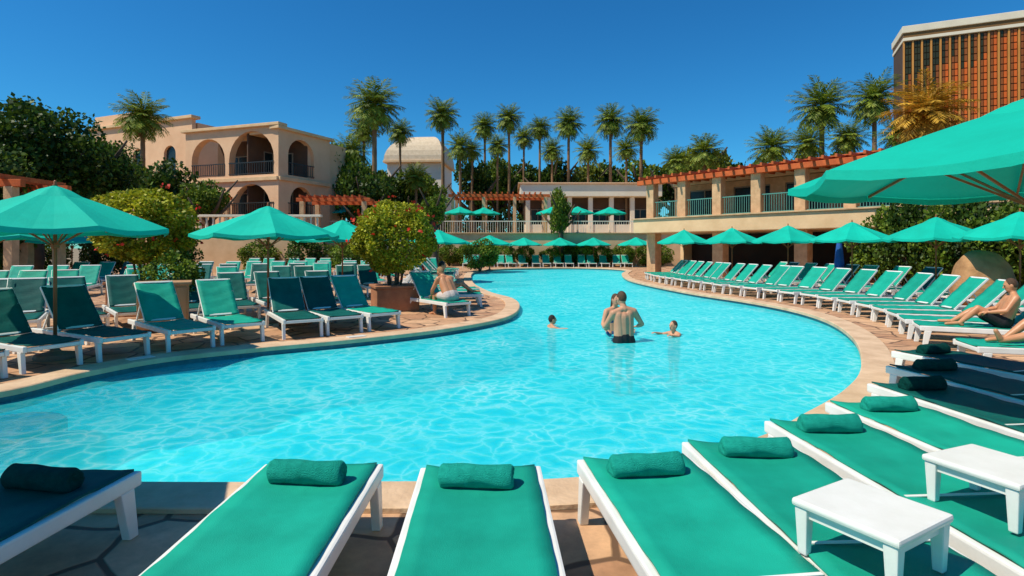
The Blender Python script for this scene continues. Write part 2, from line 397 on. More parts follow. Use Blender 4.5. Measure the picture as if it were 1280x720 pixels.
# ------------------------------------------------------------------ loungers
LH = .33
def sl(x0, x1, hw, z0, ang=0, seed=0):
    r = random.Random(seed); ph = [r.random() * 6 for _ in range(4)]
    def f(u, v):
        x = x0 + (x1 - x0) * u; y = (v * 2 - 1) * hw
        z = z0 - .018 * (1 - (v * 2 - 1) ** 2) + .0035 * math.sin(u * 23 + ph[0] + 2 * math.sin(v * 5 + ph[1])) + .002 * math.sin(u * 57 + v * 9 + ph[2])
        return Vector((x, y, z))
    return f
def lounger_base(root, flat):
    f = MB()
    for s in (-1, 1):
        f.box((.975, s * .30, LH - .04), (1.95, .045, .075))
    for x in (.03, 1.92): f.box((x, 0, LH - .045), (.05, .555, .05))
    f.box((1.2, 0, LH - .055), (.04, .555, .035))
    f.build('frame', white, root, bevel=.012)
    for x in (.10, 1.66):
        for s in (-1, 1):
            sx = -.045 if x < 1 else .045
            lg = MB(); a = .045; b = .03
            top = LH - .075; vs = []
            for z, w, o in ((top + .002, a, 0), (.0, b, sx)):
                for i, j in ((-1, -1), (1, -1), (1, 1), (-1, 1)): vs.append((x + o + i * w, s * .30 + j * .024, z))
            lg.add(vs, [(3, 2, 1, 0), (4, 5, 6, 7), (0, 1, 5, 4), (1, 2, 6, 5), (2, 3, 7, 6), (3, 0, 4, 7)])
            lg.build('leg', white, root, bevel=.007)
def make_lounger(flat):
    root = thing('sun_lounger', None, 'sun lounger')
    lounger_base(root, flat)
    if flat:
        MB().sheet(sl(.015, 1.94, .288, LH + .012, 0, 3), 60, 8, .012).build('sling', sling, root, smooth=True)
        mb = MB(); mb.beam((1.2, -.283, LH + .0125), (1.2, .283, LH + .0125), .018, .004); mb.build('hinge_seam', white, root)
    else:
        MB().sheet(sl(.015, 1.19, .288, LH + .012, 0, 4), 40, 8, .012).build('sling', sling, root, smooth=True)
        A = R(47); Mx = Matrix.Translation((1.2, 0, LH)) @ Matrix.Rotation(-A, 4, 'Y')
        b = MB(); b.sheet(sl(.01, .80, .276, .026, 0, 5), 26, 8, .012); b.v = [tuple(Mx @ Vector(p)) for p in b.v]
        bk = b.build('backrest', sling, root, smooth=True)
        fr = MB()
        for s in (-1, 1): fr.box((.41, s * .268, 0), (.82, .03, .04))
        fr.box((.805, 0, 0), (.035, .5, .045)); fr.box((.03, 0, 0), (.035, .5, .03))
        fr.v = [tuple(Mx @ Vector(p)) for p in fr.v]
        fr.build('backrest_frame', white, bk, bevel=.008)
        for s in (-1, 1):
            MB().beam(Mx @ Vector((.45, s * .24, -.02)), (1.78, s * .24, LH - .04), .02, .02).build('support_strut', white, root)
    return root
PROTO = {True: make_lounger(True), False: make_lounger(False)}
USED = set()
def lounger(x, y, ang, label, group, flat=False):
    """foot end at x, y ; ang = direction foot -> head"""
    o = PROTO[flat] if flat not in USED else copy_tree(PROTO[flat])
    USED.add(flat)
    o.location = (x, y, 0); o.rotation_euler = (0, 0, ang)
    tag(o, label, 'sun lounger', group)
    if o is not PROTO[flat] and 'group' in o and not group: del o['group']
    return o
# flat loungers along the near edge, rolled towel at the pool end
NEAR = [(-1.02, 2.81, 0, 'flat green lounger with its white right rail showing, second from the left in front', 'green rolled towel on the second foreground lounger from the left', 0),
        (-2.29, 2.74, -.08, 'shaded dark lounger at the lower left corner of the photo', 'shade-darkened green rolled towel on the shaded lounger at the lower left', 1),
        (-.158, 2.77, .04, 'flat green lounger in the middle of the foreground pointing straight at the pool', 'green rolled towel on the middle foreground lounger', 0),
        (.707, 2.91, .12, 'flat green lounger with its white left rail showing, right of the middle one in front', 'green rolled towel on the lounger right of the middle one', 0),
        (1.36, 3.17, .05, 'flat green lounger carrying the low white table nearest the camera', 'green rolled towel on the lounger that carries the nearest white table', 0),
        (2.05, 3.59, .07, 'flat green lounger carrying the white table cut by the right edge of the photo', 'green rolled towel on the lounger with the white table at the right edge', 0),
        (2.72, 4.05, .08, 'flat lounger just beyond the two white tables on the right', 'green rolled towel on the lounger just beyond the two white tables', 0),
        (3.42, 4.65, .10, 'flat shade-darkened green lounger at right in the umbrella shade, second beyond the white tables', 'shade-darkened green rolled towel on the second shaded lounger beyond the tables at right', 1),
        (4.08, 5.40, .14, 'flat shade-darkened green lounger at right in the umbrella shade, third beyond the white tables', 'shade-darkened green rolled towel on the third shaded lounger beyond the tables at right', 1),
        (4.70, 6.25, .30, 'flat shade-darkened green lounger next to the one with the reclining person', 'shade-darkened green rolled towel on the lounger beside the reclining person', 1)]
def make_towel():
    n = 36; mb = MB()
    stations = [(-.196, .12), (-.205, .3), (-.197, .5), (-.206, .72), (-.198, .9), (-.188, 1.0)] + [(x, 1.0) for x in np.linspace(-.15, .15, 9)] + \
               [(.188, 1.0), (.198, .9), (.206, .72), (.197, .5), (.205, .3), (.196, .12)]
    vs = []
    for x, k in stations:
        for i in range(n):
            a = 2 * PI * i / n
            rr = (.060 + .012 * i / n + .003 * math.sin(3 * a + x * 14) + .002 * math.sin(5 * a - x * 31)) * k
            z = rr * math.sin(a); z = max(z, -.05)
            vs.append((x + .004 * math.sin(a * 2), rr * math.cos(a) * 1.06, z + .05))
    fs = []
    for s in range(len(stations) - 1):
        for i in range(n): fs.append((s * n + i, s * n + (i + 1) % n, (s + 1) * n + (i + 1) % n, (s + 1) * n + i))
    fs.append(tuple(range(n - 1, -1, -1))); fs.append(tuple((len(stations) - 1) * n + i for i in range(n)))
    mb.add(vs, fs); return mb.mesh('rolled_towel', True)
towel_me = make_towel()
for i, (x, y, s, lb, tl, dk) in enumerate(NEAR):
    d = Vector((-s, 1)).normalized()                       # towards the pool
    ft = Vector((x, y)) + d * .24
    hd = math.atan2(-d.y, -d.x)
    lo = lounger(ft.x, ft.y, hd, lb, 'flat loungers along the near pool edge', True)
    o = link('rolled_towel', towel_me, towelm)
    o.location = (x + rnd.uniform(-.02, .02), y, LH + .0); o.rotation_euler = (0, 0, hd + PI / 2 + rnd.uniform(-.09, .09))
    o.scale = (rnd.uniform(.85, .95), rnd.uniform(.85, .97), rnd.uniform(.85, .97))
    tag(o, tl, 'towel', 'rolled towels on the near loungers')
    if dk: recolour(lo, SHADE_SWAP); recolour(o, SHADE_SWAP)
# tables
def make_table(loc, rz, label, s=1.0):
    t = thing('side_table', label, 'table', loc, rz, 'white side tables on the loungers'); t.scale = (s, s, s)
    mb = MB(); mb.box((0, 0, .205), (.40, .40, .03)); mb.build('tabletop', white, t, bevel=.012)
    ap = MB()
    for q in (-1, 1): ap.box((0, q * .165, .170), (.31, .02, .04)); ap.box((q * .165, 0, .170), (.02, .3105, .0395))
    ap.build('apron', white, t)
    for i in (-1, 1):
        for j in (-1, 1):
            l = MB(); vs = []
            for z, w in ((.189, .026), (0, .018)):
                for a, b in ((-1, -1), (1, -1), (1, 1), (-1, 1)): vs.append((i * .165 + a * w, j * .165 + b * w, z))
            l.add(vs, [(3, 2, 1, 0), (4, 5, 6, 7), (0, 1, 5, 4), (1, 2, 6, 5), (2, 3, 7, 6), (3, 0, 4, 7)])
            l.build('leg', white, t, bevel=.006)
make_table((1.33, 2.08, LH + .005), R(30), 'low white square table standing on a lounger at the lower right', .95)
make_table((2.15, 2.50, LH + .005), R(22), 'low white square table at the right edge of the photo', .95)

OBST = []      # keep-out discs for the lounger rows
def row(P, spacing, side, group, labels, start=0.0, jit=.06, dark=(), pdark=0, drop=0):
    pts = crom(P, 8, False); acc = 0; nxt = start; res = []; objs = []
    for a, b in zip(pts[:-1], pts[1:]):
        L = (b - a).length
        while nxt <= acc + L:
            p = a + (b - a) * ((nxt - acc) / L); d = (b - a).normalized()
            n = Vector((-d.y, d.x)) * side
            mid = p + n * .95
            if all((mid - Vector(c)).length > r + .55 for c, r in OBST) and rnd.random() >= drop: res.append((p, n))
            nxt += spacing
        acc += L
    for i, (p, n) in enumerate(res):
        lb = labels(i) if callable(labels) else labels
        o = lounger(p.x + rnd.uniform(-jit, jit), p.y + rnd.uniform(-jit, jit), math.atan2(n.y, n.x) + rnd.uniform(-.09, .09), lb, group)
        objs.append(o)
    for i, o in enumerate(objs):
        if o is not PROTO[False] and (i in dark or rnd.random() < pdark): recolour(o, SHADE_SWAP)
    return objs
lx, ly = 5.62, 6.95; lang = math.atan2(-.28, .96)
lounger(lx, ly, lang, 'green lounger under the reclining person at the right edge', None)
U1 = (-6.2, 7.6); U2 = (-4.92, 11.3); B1 = (-8.5, 13.0); B2 = (-2.85, 13.6)
row([(-5.95, 6.1), (-5.55, 7.0), (-4.95, 7.95), (-4.1, 8.8), (-2.95, 9.65), (-1.85, 10.75)], .80, 1, 'raised loungers along the left pool edge',
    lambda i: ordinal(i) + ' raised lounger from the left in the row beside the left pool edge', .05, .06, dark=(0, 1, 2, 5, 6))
OBST += [(U1, .2), (U2, .2), (B1, .7), (B2, .6)]
row([(-9.4, 8.2), (-7.9, 9.2), (-6.9, 10.3), (-5.8, 11.2), (-3.6, 12.6)], .85, 1, 'second row of loungers on the left deck',
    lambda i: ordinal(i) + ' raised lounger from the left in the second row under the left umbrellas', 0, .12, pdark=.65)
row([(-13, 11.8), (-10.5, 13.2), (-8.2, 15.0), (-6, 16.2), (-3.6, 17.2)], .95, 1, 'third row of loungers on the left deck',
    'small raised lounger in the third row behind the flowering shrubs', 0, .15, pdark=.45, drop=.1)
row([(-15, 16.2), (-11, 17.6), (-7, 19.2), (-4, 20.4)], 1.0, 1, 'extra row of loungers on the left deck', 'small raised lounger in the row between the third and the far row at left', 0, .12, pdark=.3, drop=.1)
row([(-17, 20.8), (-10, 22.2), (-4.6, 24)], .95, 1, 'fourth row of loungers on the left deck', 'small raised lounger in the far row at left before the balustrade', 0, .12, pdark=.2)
tip_row = row([(-.75, 14.6), (-1.0, 16.3), (-1.8, 19), (-2.6, 25), (-3.1, 33)], 1.0, 1, 'loungers beyond the rounded tip of the deck',
    'small raised lounger along the left pool edge beyond the rounded tip', pdark=.2)
right_row = row([(6.35, 8.75), (7.3, 11.3), (7.65, 13.6), (7.4, 15.9), (6.75, 19), (6.3, 24), (6.4, 27.5)], .84, -1, 'raised loungers along the right pool edge',
    lambda i: ordinal(i) + ' raised green lounger from the near end of the row beside the right pool edge')
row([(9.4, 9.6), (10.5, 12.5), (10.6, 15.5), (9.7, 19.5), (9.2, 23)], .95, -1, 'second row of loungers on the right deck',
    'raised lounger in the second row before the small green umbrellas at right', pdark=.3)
row([(-3.5, 43.4), (3, 43.9), (9.5, 43.4)], .9, 1, 'loungers across the far end of the pool', 'tiny raised lounger in the row across the far end of the pool')
row([(-14, 29), (-8, 29.6), (-3.9, 30.5)], 1.0, 1, 'fifth row of loungers far left', 'tiny raised lounger in front of the stone terrace at far left')
sx, sy = -1.15, 12.15; sang = R(128)
lounger(sx, sy, sang, 'green lounger on the rounded tip of the deck under the bending person', None)

# ------------------------------------------------------------------ umbrellas
def make_umbrella(r, rim, apex, label, loc, rz=0, group=None, nr=8):
    t = thing('patio_umbrella', label, 'umbrella', loc, rz, group)
    sub = 5; na = nr * sub; nt_ = 8; vs = []; rise = apex - rim
    def pt(k, tt):
        fr = (k % sub) / sub; a = 2 * PI * k / na; half = PI / nr
        rr = r * math.cos(half) / math.cos((fr - .5) * 2 * half) * tt
        z = apex - rise * tt ** 1.12 - .05 * math.sin(PI * fr) * tt
        rr *= 1 - .03 * math.sin(PI * fr) * tt
        return (rr * math.cos(a), rr * math.sin(a), z)
    for i in range(nt_ + 1):
        for k in range(na): vs.append(pt(k, max(.02, i / nt_)))
    fs = []
    for i in range(nt_):
        for k in range(na): fs.append((i * na + k, (i + 1) * na + k, (i + 1) * na + (k + 1) % na, i * na + (k + 1) % na))
    c = MB().add(vs, fs).build('canopy', canvas, t, smooth=False, fix=False)
    v = MB(); vv = []
    for k in range(na):
        x, y, z = pt(k, 1); vv.append((x * 1.002, y * 1.002, z + .004))
    for k in range(na):
        x, y, z = pt(k, 1); vv.append((x * 1.006, y * 1.006, z - .06 - .008 * math.sin(k * 2.1)))
    v.add(vv, [(k, na + k, na + (k + 1) % na, (k + 1) % na) for k in range(na)]).build('valance', canvas, c, fix=False)
    w = MB(); vv = []
    for q, dz in ((.02, .05), (.13, .038), (.24, -.0)):
        for k in range(na):
            x, y, z = pt(k, q); vv.append((x, y, z + dz))
    fs = [(i * na + k, (i + 1) * na + k, (i + 1) * na + (k + 1) % na, i * na + (k + 1) % na) for i in range(2) for k in range(na)]
    w.add(vv, fs).build('vent_cap', canvas, c, smooth=True, fix=False)
    MB().lathe([(.025, apex + .03), (.03, apex + .06), (.016, apex + .08), (.024, apex + .1), (.01, apex + .12)], 10).build('finial', wood, t, smooth=True)
    MB().lathe([(.024, .05), (.024, apex + .03)], 12).build('pole', wood, t, smooth=True)
    MB().lathe([(.25, 0), (.26, .03), (.24, .07), (.08, .1), (.045, .14), (.04, .3)], 24).build('base', stonebase, t, smooth=False)
    hub = MB().lathe([(.04, rim - .28), (.055, rim - .26), (.055, rim - .2), (.04, rim - .18)], 12).build('hub', wood, t)
    for k in range(nr):
        a = 2 * PI * k / nr; e = Vector((r * math.cos(a) * .985, r * math.sin(a) * .985, rim - .015)); tp = Vector((.03 * math.cos(a), .03 * math.sin(a), apex - .03))
        md = tp.lerp(e, .52); md.z -= .02
        b = MB().beam(tp, e, .016, .022); b.beam((.045 * math.cos(a), .045 * math.sin(a), rim - .23), md + Vector((0, 0, .015)), .014, .018)
        b.build('rib', wood, t)
    return t
def umb_copy(src, loc, label, rz=0, group=None, sc=(1, 1, 1)):
    o = copy_tree(src); o.location = loc; o.rotation_euler = (0, 0, rz); o.scale = sc
    tag(o, label, 'umbrella', group); return o
LS = (.93, .93, 1)
um = make_umbrella(1.5, 1.77, 2.30, 'large green umbrella on a wooden pole at the left edge of the deck', (*U1, 0), .2, 'green umbrellas on the left deck')
um.scale = LS
umb_copy(um, (*U2, 0), 'green umbrella between the two flowering shrubs', .5, 'green umbrellas on the left deck', LS)
umb_copy(um, (gx(428, 17), 17, 0), 'green umbrella partly hidden behind the rounder flowering shrub', .1, 'green umbrellas on the left deck', LS)
umb_copy(um, (gx(-12, 12.5), 12.5, 0), 'green umbrella cut off by the left photo edge behind the largest left umbrella', .3, 'green umbrellas on the left deck', LS)
umb_copy(um, (gx(548, 26), 26, 0), 'small green umbrella just right of the rounder flowering shrub', .3, 'green umbrellas on the left deck')
umb_copy(um, (gx(90, 22), 22, 0), 'green umbrella far back between the left umbrella and the first flowering shrub', .3, 'green umbrellas on the left deck')
RT = [(855, 26, 'farthest of the row of small green umbrellas before the pavilion'), (915, 23.6, 'second farthest small green umbrella in the row before the pavilion'),
      (985, 21, 'third farthest small green umbrella in the row before the pavilion'), (1065, 18.2, 'third nearest small green umbrella in the row before the pavilion'),
      (1170, 15.3, 'second nearest small green umbrella in the row, in front of the hedge'), (1275, 13, 'nearest small green umbrella of the row, at the right photo edge')]
for px, Y, lb in RT: umb_copy(um, (gx(px, Y), Y, 0), lb, rnd.random(), 'small green umbrellas before the pavilion', (.84, .84, 1))
for px, Y in ((612, 37), (655, 45.3), (700, 45.6), (742, 45.3), (795, 44)):
    umb_copy(um, (gx(px, Y), Y, 0), 'tiny green umbrella at deck level behind the far pool end', rnd.random(), 'umbrellas behind the far pool end')
for px, Y in ((430, 49.2), (575, 49.4), (605, 50.2), (690, 49.6), (722, 49.2), (762, 49.8)):
    umb_copy(um, (gx(px, Y), Y, 2.8), 'tiny green umbrella up on the stone terrace', rnd.random(), 'umbrellas on the stone terrace')
make_umbrella(1.68, 2.04, 2.58, 'very large green umbrella reaching in from the right photo edge', (3.87, 4.12, 0), PI + .12)
make_umbrella(1.4, 1.95, 2.5, 'green umbrella left of the camera shading the lower left lounger', (-3.75, 1.85, 0), .2)
# closed blue umbrella
t = thing('closed_umbrella', 'closed blue umbrella standing among the small green umbrellas at right', 'umbrella', (gx(1049, 19.5), 19.5, 0))
MB().lathe([(.02, .05), (.02, 2.0)], 10).build('pole', white, t, smooth=True)
b = MB(); b.lathe([(.05, .65), (.13, .7), (.15, .95), (.10, 1.5), (.05, 1.9), (.012, 1.98)], 14)
b.v = [(x * (1 + .15 * math.sin(6 * math.atan2(y, x))), y * (1 + .15 * math.sin(6 * math.atan2(y, x))), z) for x, y, z in b.v]
b.build('canopy', blue, t, smooth=True); MB().lathe([(.22, 0), (.22, .05), (.05, .09)], 20).build('base', stonebase, t)

# ------------------------------------------------------------------ foliage
def qmesh(name, Q):
    n = len(Q); me = bpy.data.meshes.new(name)
    me.from_pydata(Q.reshape(-1, 3).tolist(), [], np.arange(n * 4).reshape(n, 4).tolist()); return me
def unit(a): return a / np.maximum(np.linalg.norm(a, axis=1, keepdims=True), 1e-6)
def leaf_quads(C, size, g, out=None, asp=.42):
    n = len(C); d = unit(g.normal(size=(n, 3)) + (0 if out is None else out * .6) + np.array([0, 0, -.25]))
    w = unit(np.cross(d, g.normal(size=(n, 3)))); L = size * g.uniform(.6, 1.35, (n, 1))
    return np.stack([C, C + d * L * .5 + w * L * asp, C + d * L, C + d * L * .5 - w * L * asp], 1)
def clump_pts(clumps, n, g, inner=.5):
    c = np.array([k[0] for k in clumps]); r = np.array([k[1] for k in clumps]); p = r ** 2 / (r ** 2).sum()
    i = g.choice(len(r), n, p=p); u = unit(g.normal(size=(n, 3)))
    return c[i] + u * (r[i] * g.uniform(inner, 1, n) ** .7)[:, None], u
def tree_crown_mesh(name, seed, n=4200, size=.105, nc=16, sq=.85):
    g = np.random.default_rng(seed); cl = []
    for _ in range(nc):
        u = g.normal(size=3); u /= np.linalg.norm(u); rr = g.uniform(.35, .74)
        cl.append((u * rr * np.array([1, 1, sq]), g.uniform(.22, .40)))
    cl.append((np.zeros(3), .5))
    C, u = clump_pts(cl, n, g); return qmesh(name, leaf_quads(C, size, g, u))
def bush_crown_mesh(name, seed, n=5000, size=.085):
    g = np.random.default_rng(seed); cl = [(np.array([0, 0, 0.]), .72)]
    for _ in range(26):
        u = g.normal(size=3); u /= np.linalg.norm(u); cl.append((u * g.uniform(.55, .78), g.uniform(.16, .30)))
    C, u = clump_pts(cl, n, g, .7); return qmesh(name, leaf_quads(C, size, g, u))
def dome_crown_mesh(name, seed, n=17000, size=.065):
    g = np.random.default_rng(seed); cl = [(np.array([0, 0, 0.]), .86)]
    for _ in range(44):
        u = g.normal(size=3); u /= np.linalg.norm(u); cl.append((u * g.uniform(.72, .80), g.uniform(.13, .22)))
    C, u = clump_pts(cl, n, g, .82); return qmesh(name, leaf_quads(C, size, g, u))
def trunk_mesh(name, seed):
    r = random.Random(seed); mb = MB(); pts = []; x = y = 0
    for i in range(6):
        pts.append((x, y, i / 5 * .85)); x += r.uniform(-.03, .03); y += r.uniform(-.03, .03)
    mb.tube(pts, [.06, .05, .045, .042, .038, .03], 9)
    for k in range(6):
        a = 2 * PI * k / 6 + r.random(); z0 = .5 + .3 * r.random(); i = int(z0 / .85 * 5); p = Vector(pts[i]); p.z = z0
        e = p + Vector((math.cos(a) * .35, math.sin(a) * .35, .3)); m = p.lerp(e, .5) + Vector((0, 0, -.03))
        mb.tube([p, m, e], [.026, .018, .008], 6)
    return mb.mesh(name, True)
TC = {}
for k, mm in (('dark', leafdark), ('mid', leafmid), ('olive', leafolive)):
    for j in range(2):
        me = tree_crown_mesh('crown', len(TC) * 11 + 3); me.materials.append(mm); TC[(k, j)] = me
for k, mm in (('bdark', leafdark), ('bmid', leafmid), ('byel', leafyel)):
    me = bush_crown_mesh('foliage', 50 + len(TC)); me.materials.append(mm); TC[(k, 0)] = me; TC[(k, 1)] = me
TR = [trunk_mesh('trunk', 90 + i) for i in range(3)]
for m_ in TR: m_.materials.append(barkm)
def tree(x, y, zc, rx, rz, kind, label, name='leafy_tree', cat='tree', group=None, z0=0):
    t = thing(name, label, cat, (x, y, z0), rnd.random() * 6, group)
    tr = link('trunk', rnd.choice(TR), None, t); k = max(.6, zc * .8); tr.scale = (k * 1.3, k * 1.3, zc / .85)
    c = link('crown', TC[(kind, rnd.randint(0, 1))], None, t); c.location = (0, 0, zc); c.scale = (rx, rx, rz); c.rotation_euler = (0, 0, rnd.random() * 6)
    return t
def bush(x, y, r, rz, kind, label, zc=None, group=None, name='shrub', cat='shrub', flowers=0, z0=0, big=None):
    t = thing(name, label, cat, (x, y, z0), rnd.random() * 6, group); zc = rz * .92 if zc is None else zc
    st = MB()
    for k in range(5):
        a = k * 1.26; st.tube([(.05 * math.cos(a), .05 * math.sin(a), 0), (.2 * r * math.cos(a), .2 * r * math.sin(a), zc * .6), (.4 * r * math.cos(a), .4 * r * math.sin(a), zc)], [.035, .026, .012], 6)
    st.build('stem', barkm, t)
    c = link('foliage', big or TC[('b' + kind, 0)], None, t); c.location = (0, 0, zc); c.scale = (r, r, rz)
    if flowers:
        g = np.random.default_rng(flowers); u = unit(g.normal(size=(flowers, 3))); C = u * g.uniform(.9, 1.02, (flowers, 1)) * np.array([r, r, rz]) + np.array([0, 0, zc])
        Q = np.concatenate([leaf_quads(C + g.normal(size=C.shape) * .02, .07, g, u, .5) for _ in range(3)])
        link('blossoms', qmesh('blossoms', Q), redflower, t)
    return t
# two flowering shrubs on the left deck
bigb = dome_crown_mesh('foliage', 71); bigb.materials.append(leafyel)
bigb2 = dome_crown_mesh('foliage', 72); bigb2.materials.append(leafyel)
bush(*B1, 1.25, 1.0, 'yel', 'wide yellow-green shrub with a few red flowers behind the left umbrella in a terracotta planter', 2.02, None, 'flowering_shrub', 'shrub', 40, 0, bigb)
bush(*B2, 1.08, 1.0, 'yel', 'round yellow-green shrub with red flowers by the rounded tip of the deck', 1.76, None, 'flowering_shrub', 'shrub', 60, 0, bigb2)
bush(gx(215, 12.2), 12.2, .75, .8, 'mid', 'low dark green shrub below the wide red-flowered shrub', .8)
def planter(x, y, w, h, label):
    t = thing('planter_box', label, 'planter', (x, y, 0), rnd.random() * .4)
    MB().box((0, 0, h / 2), (w, w, h)).build('body', terracotta, t, bevel=.02)
    MB().box((0, 0, h + .03), (w + .08, w + .08, .06)).build('rim', terracotta, t, bevel=.012)
planter(B1[0] + .2, B1[1] - .2, 1.2, .7, 'terracotta planter under the wide red-flowered shrub')
planter(B2[0], B2[1], 1.0, .55, 'terracotta planter under the round red-flowered shrub')
planter(gx(370, 11.0), 11.0, .5, .55, 'terracotta box behind the loungers under the second umbrella')
# tan cabinet
t = thing('wooden_cabinet', 'tan wooden cabinet behind the near loungers beside the left umbrella pole', 'cabinet', (gx(205, 10.2), 10.2, 0), .5)
MB().box((0, 0, .45), (.78, .6, .78)).build('body', tanwood, t, bevel=.01); MB().box((0, 0, .865), (.88, .7, .05)).build('top', tanwood, t, bevel=.01)
MB().box((0, 0, .03), (.72, .54, .06)).build('plinth', brownwall, t)
for s in (-1, 1):
    dr = MB().box((s * .185, -.309, .45), (.35, .018, .68)).build('door', tanwood, t, bevel=.004)
    MB().box((s * .04, -.325, .48), (.014, .014, .12)).build('handle', iron, dr)

# palms
def palm_crown(seed, nf=46, emin=-35, emax=80, droop=70, wl=.3, lw=.022):
    g = np.random.default_rng(seed); Q = []
    for f in range(nf):
        az = f * 2.39996 + g.uniform(-.2, .2); e0 = emax - (emax - emin) * ((f + .5) / nf) ** .8 + g.uniform(-8, 8)
        Ln = g.uniform(.82, 1.1); p = np.array([0., 0, 0]); ns = 12; dr = droop * g.uniform(.7, 1.3)
        side = np.array([-math.sin(az), math.cos(az), 0])
        for k in range(ns):
            e = R(e0 - dr * (k / ns) ** 1.3); d = np.array([math.cos(az) * math.cos(e), math.sin(az) * math.cos(e), math.sin(e)])
            q = p + d * Ln / ns; upv = np.cross(d, side) * -1
            wr = .012 * (1 - k / ns) + .003
            Q.append([p - side * wr, p + side * wr, q + side * wr, q - side * wr])
            if k >= 1:
                tt = k / ns; ll = wl * (math.sin(PI * min(1, .12 + .88 * tt) ** .8) ** .6 + .12) * g.uniform(.85, 1.1)
                for s in (-1, 1):
                    for h in (0, .5):
                        b = p + (q - p) * h; dd = side * s * .75 + d * .62 + upv * .22 + g.normal(size=3) * .09; dd /= np.linalg.norm(dd)
                        wv = d * lw + upv * .006
                        tip = b + dd * ll + np.array([0, 0, -.05 * ll]); m = b + dd * ll * .5
                        Q.append([b - wv * .6, m - wv, tip, m + wv])
            p = q
    return np.array(Q)
PC = [qmesh('crown', palm_crown(s, 62 + 5 * (s % 3), -48, 84, droop=34 + 8 * (s % 3), wl=.29, lw=.02)) for s in (1, 2, 3)]
PG = PC[1].copy(); PG.materials.append(palmsunlit)
for m_ in PC: m_.materials.append(palmleaf)
PS = [qmesh('frond_skirt', palm_crown(s, 30, -88, -40, 25, .20)) for s in (11, 12)]
for m_ in PS: m_.materials.append(skirtm)
def palm_trunk_mesh(seed):
    r = random.Random(seed); pts = []; rad = []; n = 30; bx = r.uniform(-.25, .25); by = r.uniform(-.25, .25)
    for i in range(n + 1):
        t = i / n; pts.append((bx * math.sin(t * 2.2) * .35, by * math.sin(t * 2.6) * .35, t)); rad.append((.24 - .07 * t + .012 * (i % 2)) * (1.35 if i == 0 else 1))
    off_ = Vector(pts[-1]); mb = MB(); mb.tube([(p[0] - off_.x * p[2], p[1] - off_.y * p[2], p[2]) for p in pts], rad, 11)
    me = mb.mesh('trunk', True); me.materials.append(trunkm); return me
PT = [palm_trunk_mesh(i) for i in range(3)]
def palm(px, py, rpx, Y, label, gold=False, skirt=.48, z0=0, group=None):
    x = gx(px, Y); zc = gz(py, Y) - z0; r = rpx / F * Y
    t = thing('palm_tree', label, 'palm tree', (x, Y, z0), rnd.random() * 6, group)
    tr = link('trunk', rnd.choice(PT), None, t); tr.scale = (r / 2.6, r / 2.6, zc)
    c = link('crown', PG if gold else rnd.choice(PC), None, t); c.location = (0, 0, zc); c.scale = (r, r, r * rnd.uniform(.95, 1.12)); c.rotation_euler = (rnd.uniform(-.1, .1), rnd.uniform(-.1, .1), rnd.random() * 6)
    if skirt:
        s = link('frond_skirt', rnd.choice(PS), None, t); s.location = (0, 0, zc - .02 * r); s.scale = (r * skirt, r * skirt, r * skirt * 1.5)
PALMS = [(178, 146, 36, 46, 'palm tree in front of the cream villa next to the big dark tree', 0), (468, 132, 40, 50, 'tall thick palm tree right of the cream villa', 0),
         (440, 190, 27, 52, 'low palm tree left of the tall thick palm beside the villa', 0), (500, 165, 20, 62, 'slim palm tree just left of the pale hip-roofed building', 0),
         (553, 143, 26, 60, 'palm tree standing right of the pale hip-roofed building', 0), (575, 183, 21, 58, 'short palm tree right of the pale hip-roofed building', 0),
         (606, 158, 20, 66, 'first palm from the left in the cluster above the orange pergola', 0), (636, 148, 21, 64, 'second palm from the left in the cluster above the orange pergola', 0),
         (655, 172, 17, 70, 'third palm from the left in the cluster above the orange pergola', 0), (675, 160, 19, 68, 'fourth palm from the left in the cluster above the orange pergola', 0),
         (711, 154, 23, 64, 'lone palm tree above the white terrace building', 0), (763, 151, 25, 62, 'left one of the twin palms above the right end of the white building', 0),
         (802, 156, 27, 60, 'right one of the twin palms above the right end of the white building', 0), (965, 184, 32, 44, 'low palm tree behind the roof of the pavilion', 0),
         (1027, 132, 40, 50, 'tall palm tree behind the right part of the pavilion roof', 0), (1093, 124, 36, 54, 'tall palm tree just left of the sunlit golden palm', 0),
         (1158, 142, 53, 36, 'large sunlit golden palm tree in front of the hotel tower', 1), (520, 222, 22, 54, 'low palm tree below the pale hip-roofed building', 0),
         (735, 188, 20, 62, 'short palm tree between the lone palm and the twin palms', 0), (1010, 180, 28, 46, 'low palm tree under the tall palm behind the pavilion', 0)]
for p in PALMS: palm(p[0], p[1], p[2], p[3], p[4], bool(p[5]))
for px, py, rp_, Y in ((455, 162, 24, 56), (590, 188, 17, 60), (622, 182, 17, 62), (690, 188, 18, 62), (783, 186, 20, 58), (880, 190, 28, 52), (1060, 172, 28, 46), (1125, 168, 28, 44), (845, 202, 22, 48)):
    palm(px, py, rp_, Y, 'shorter palm filling the gaps between the tall palms on the skyline', False, .45, 0, 'short palms between the tall palms')
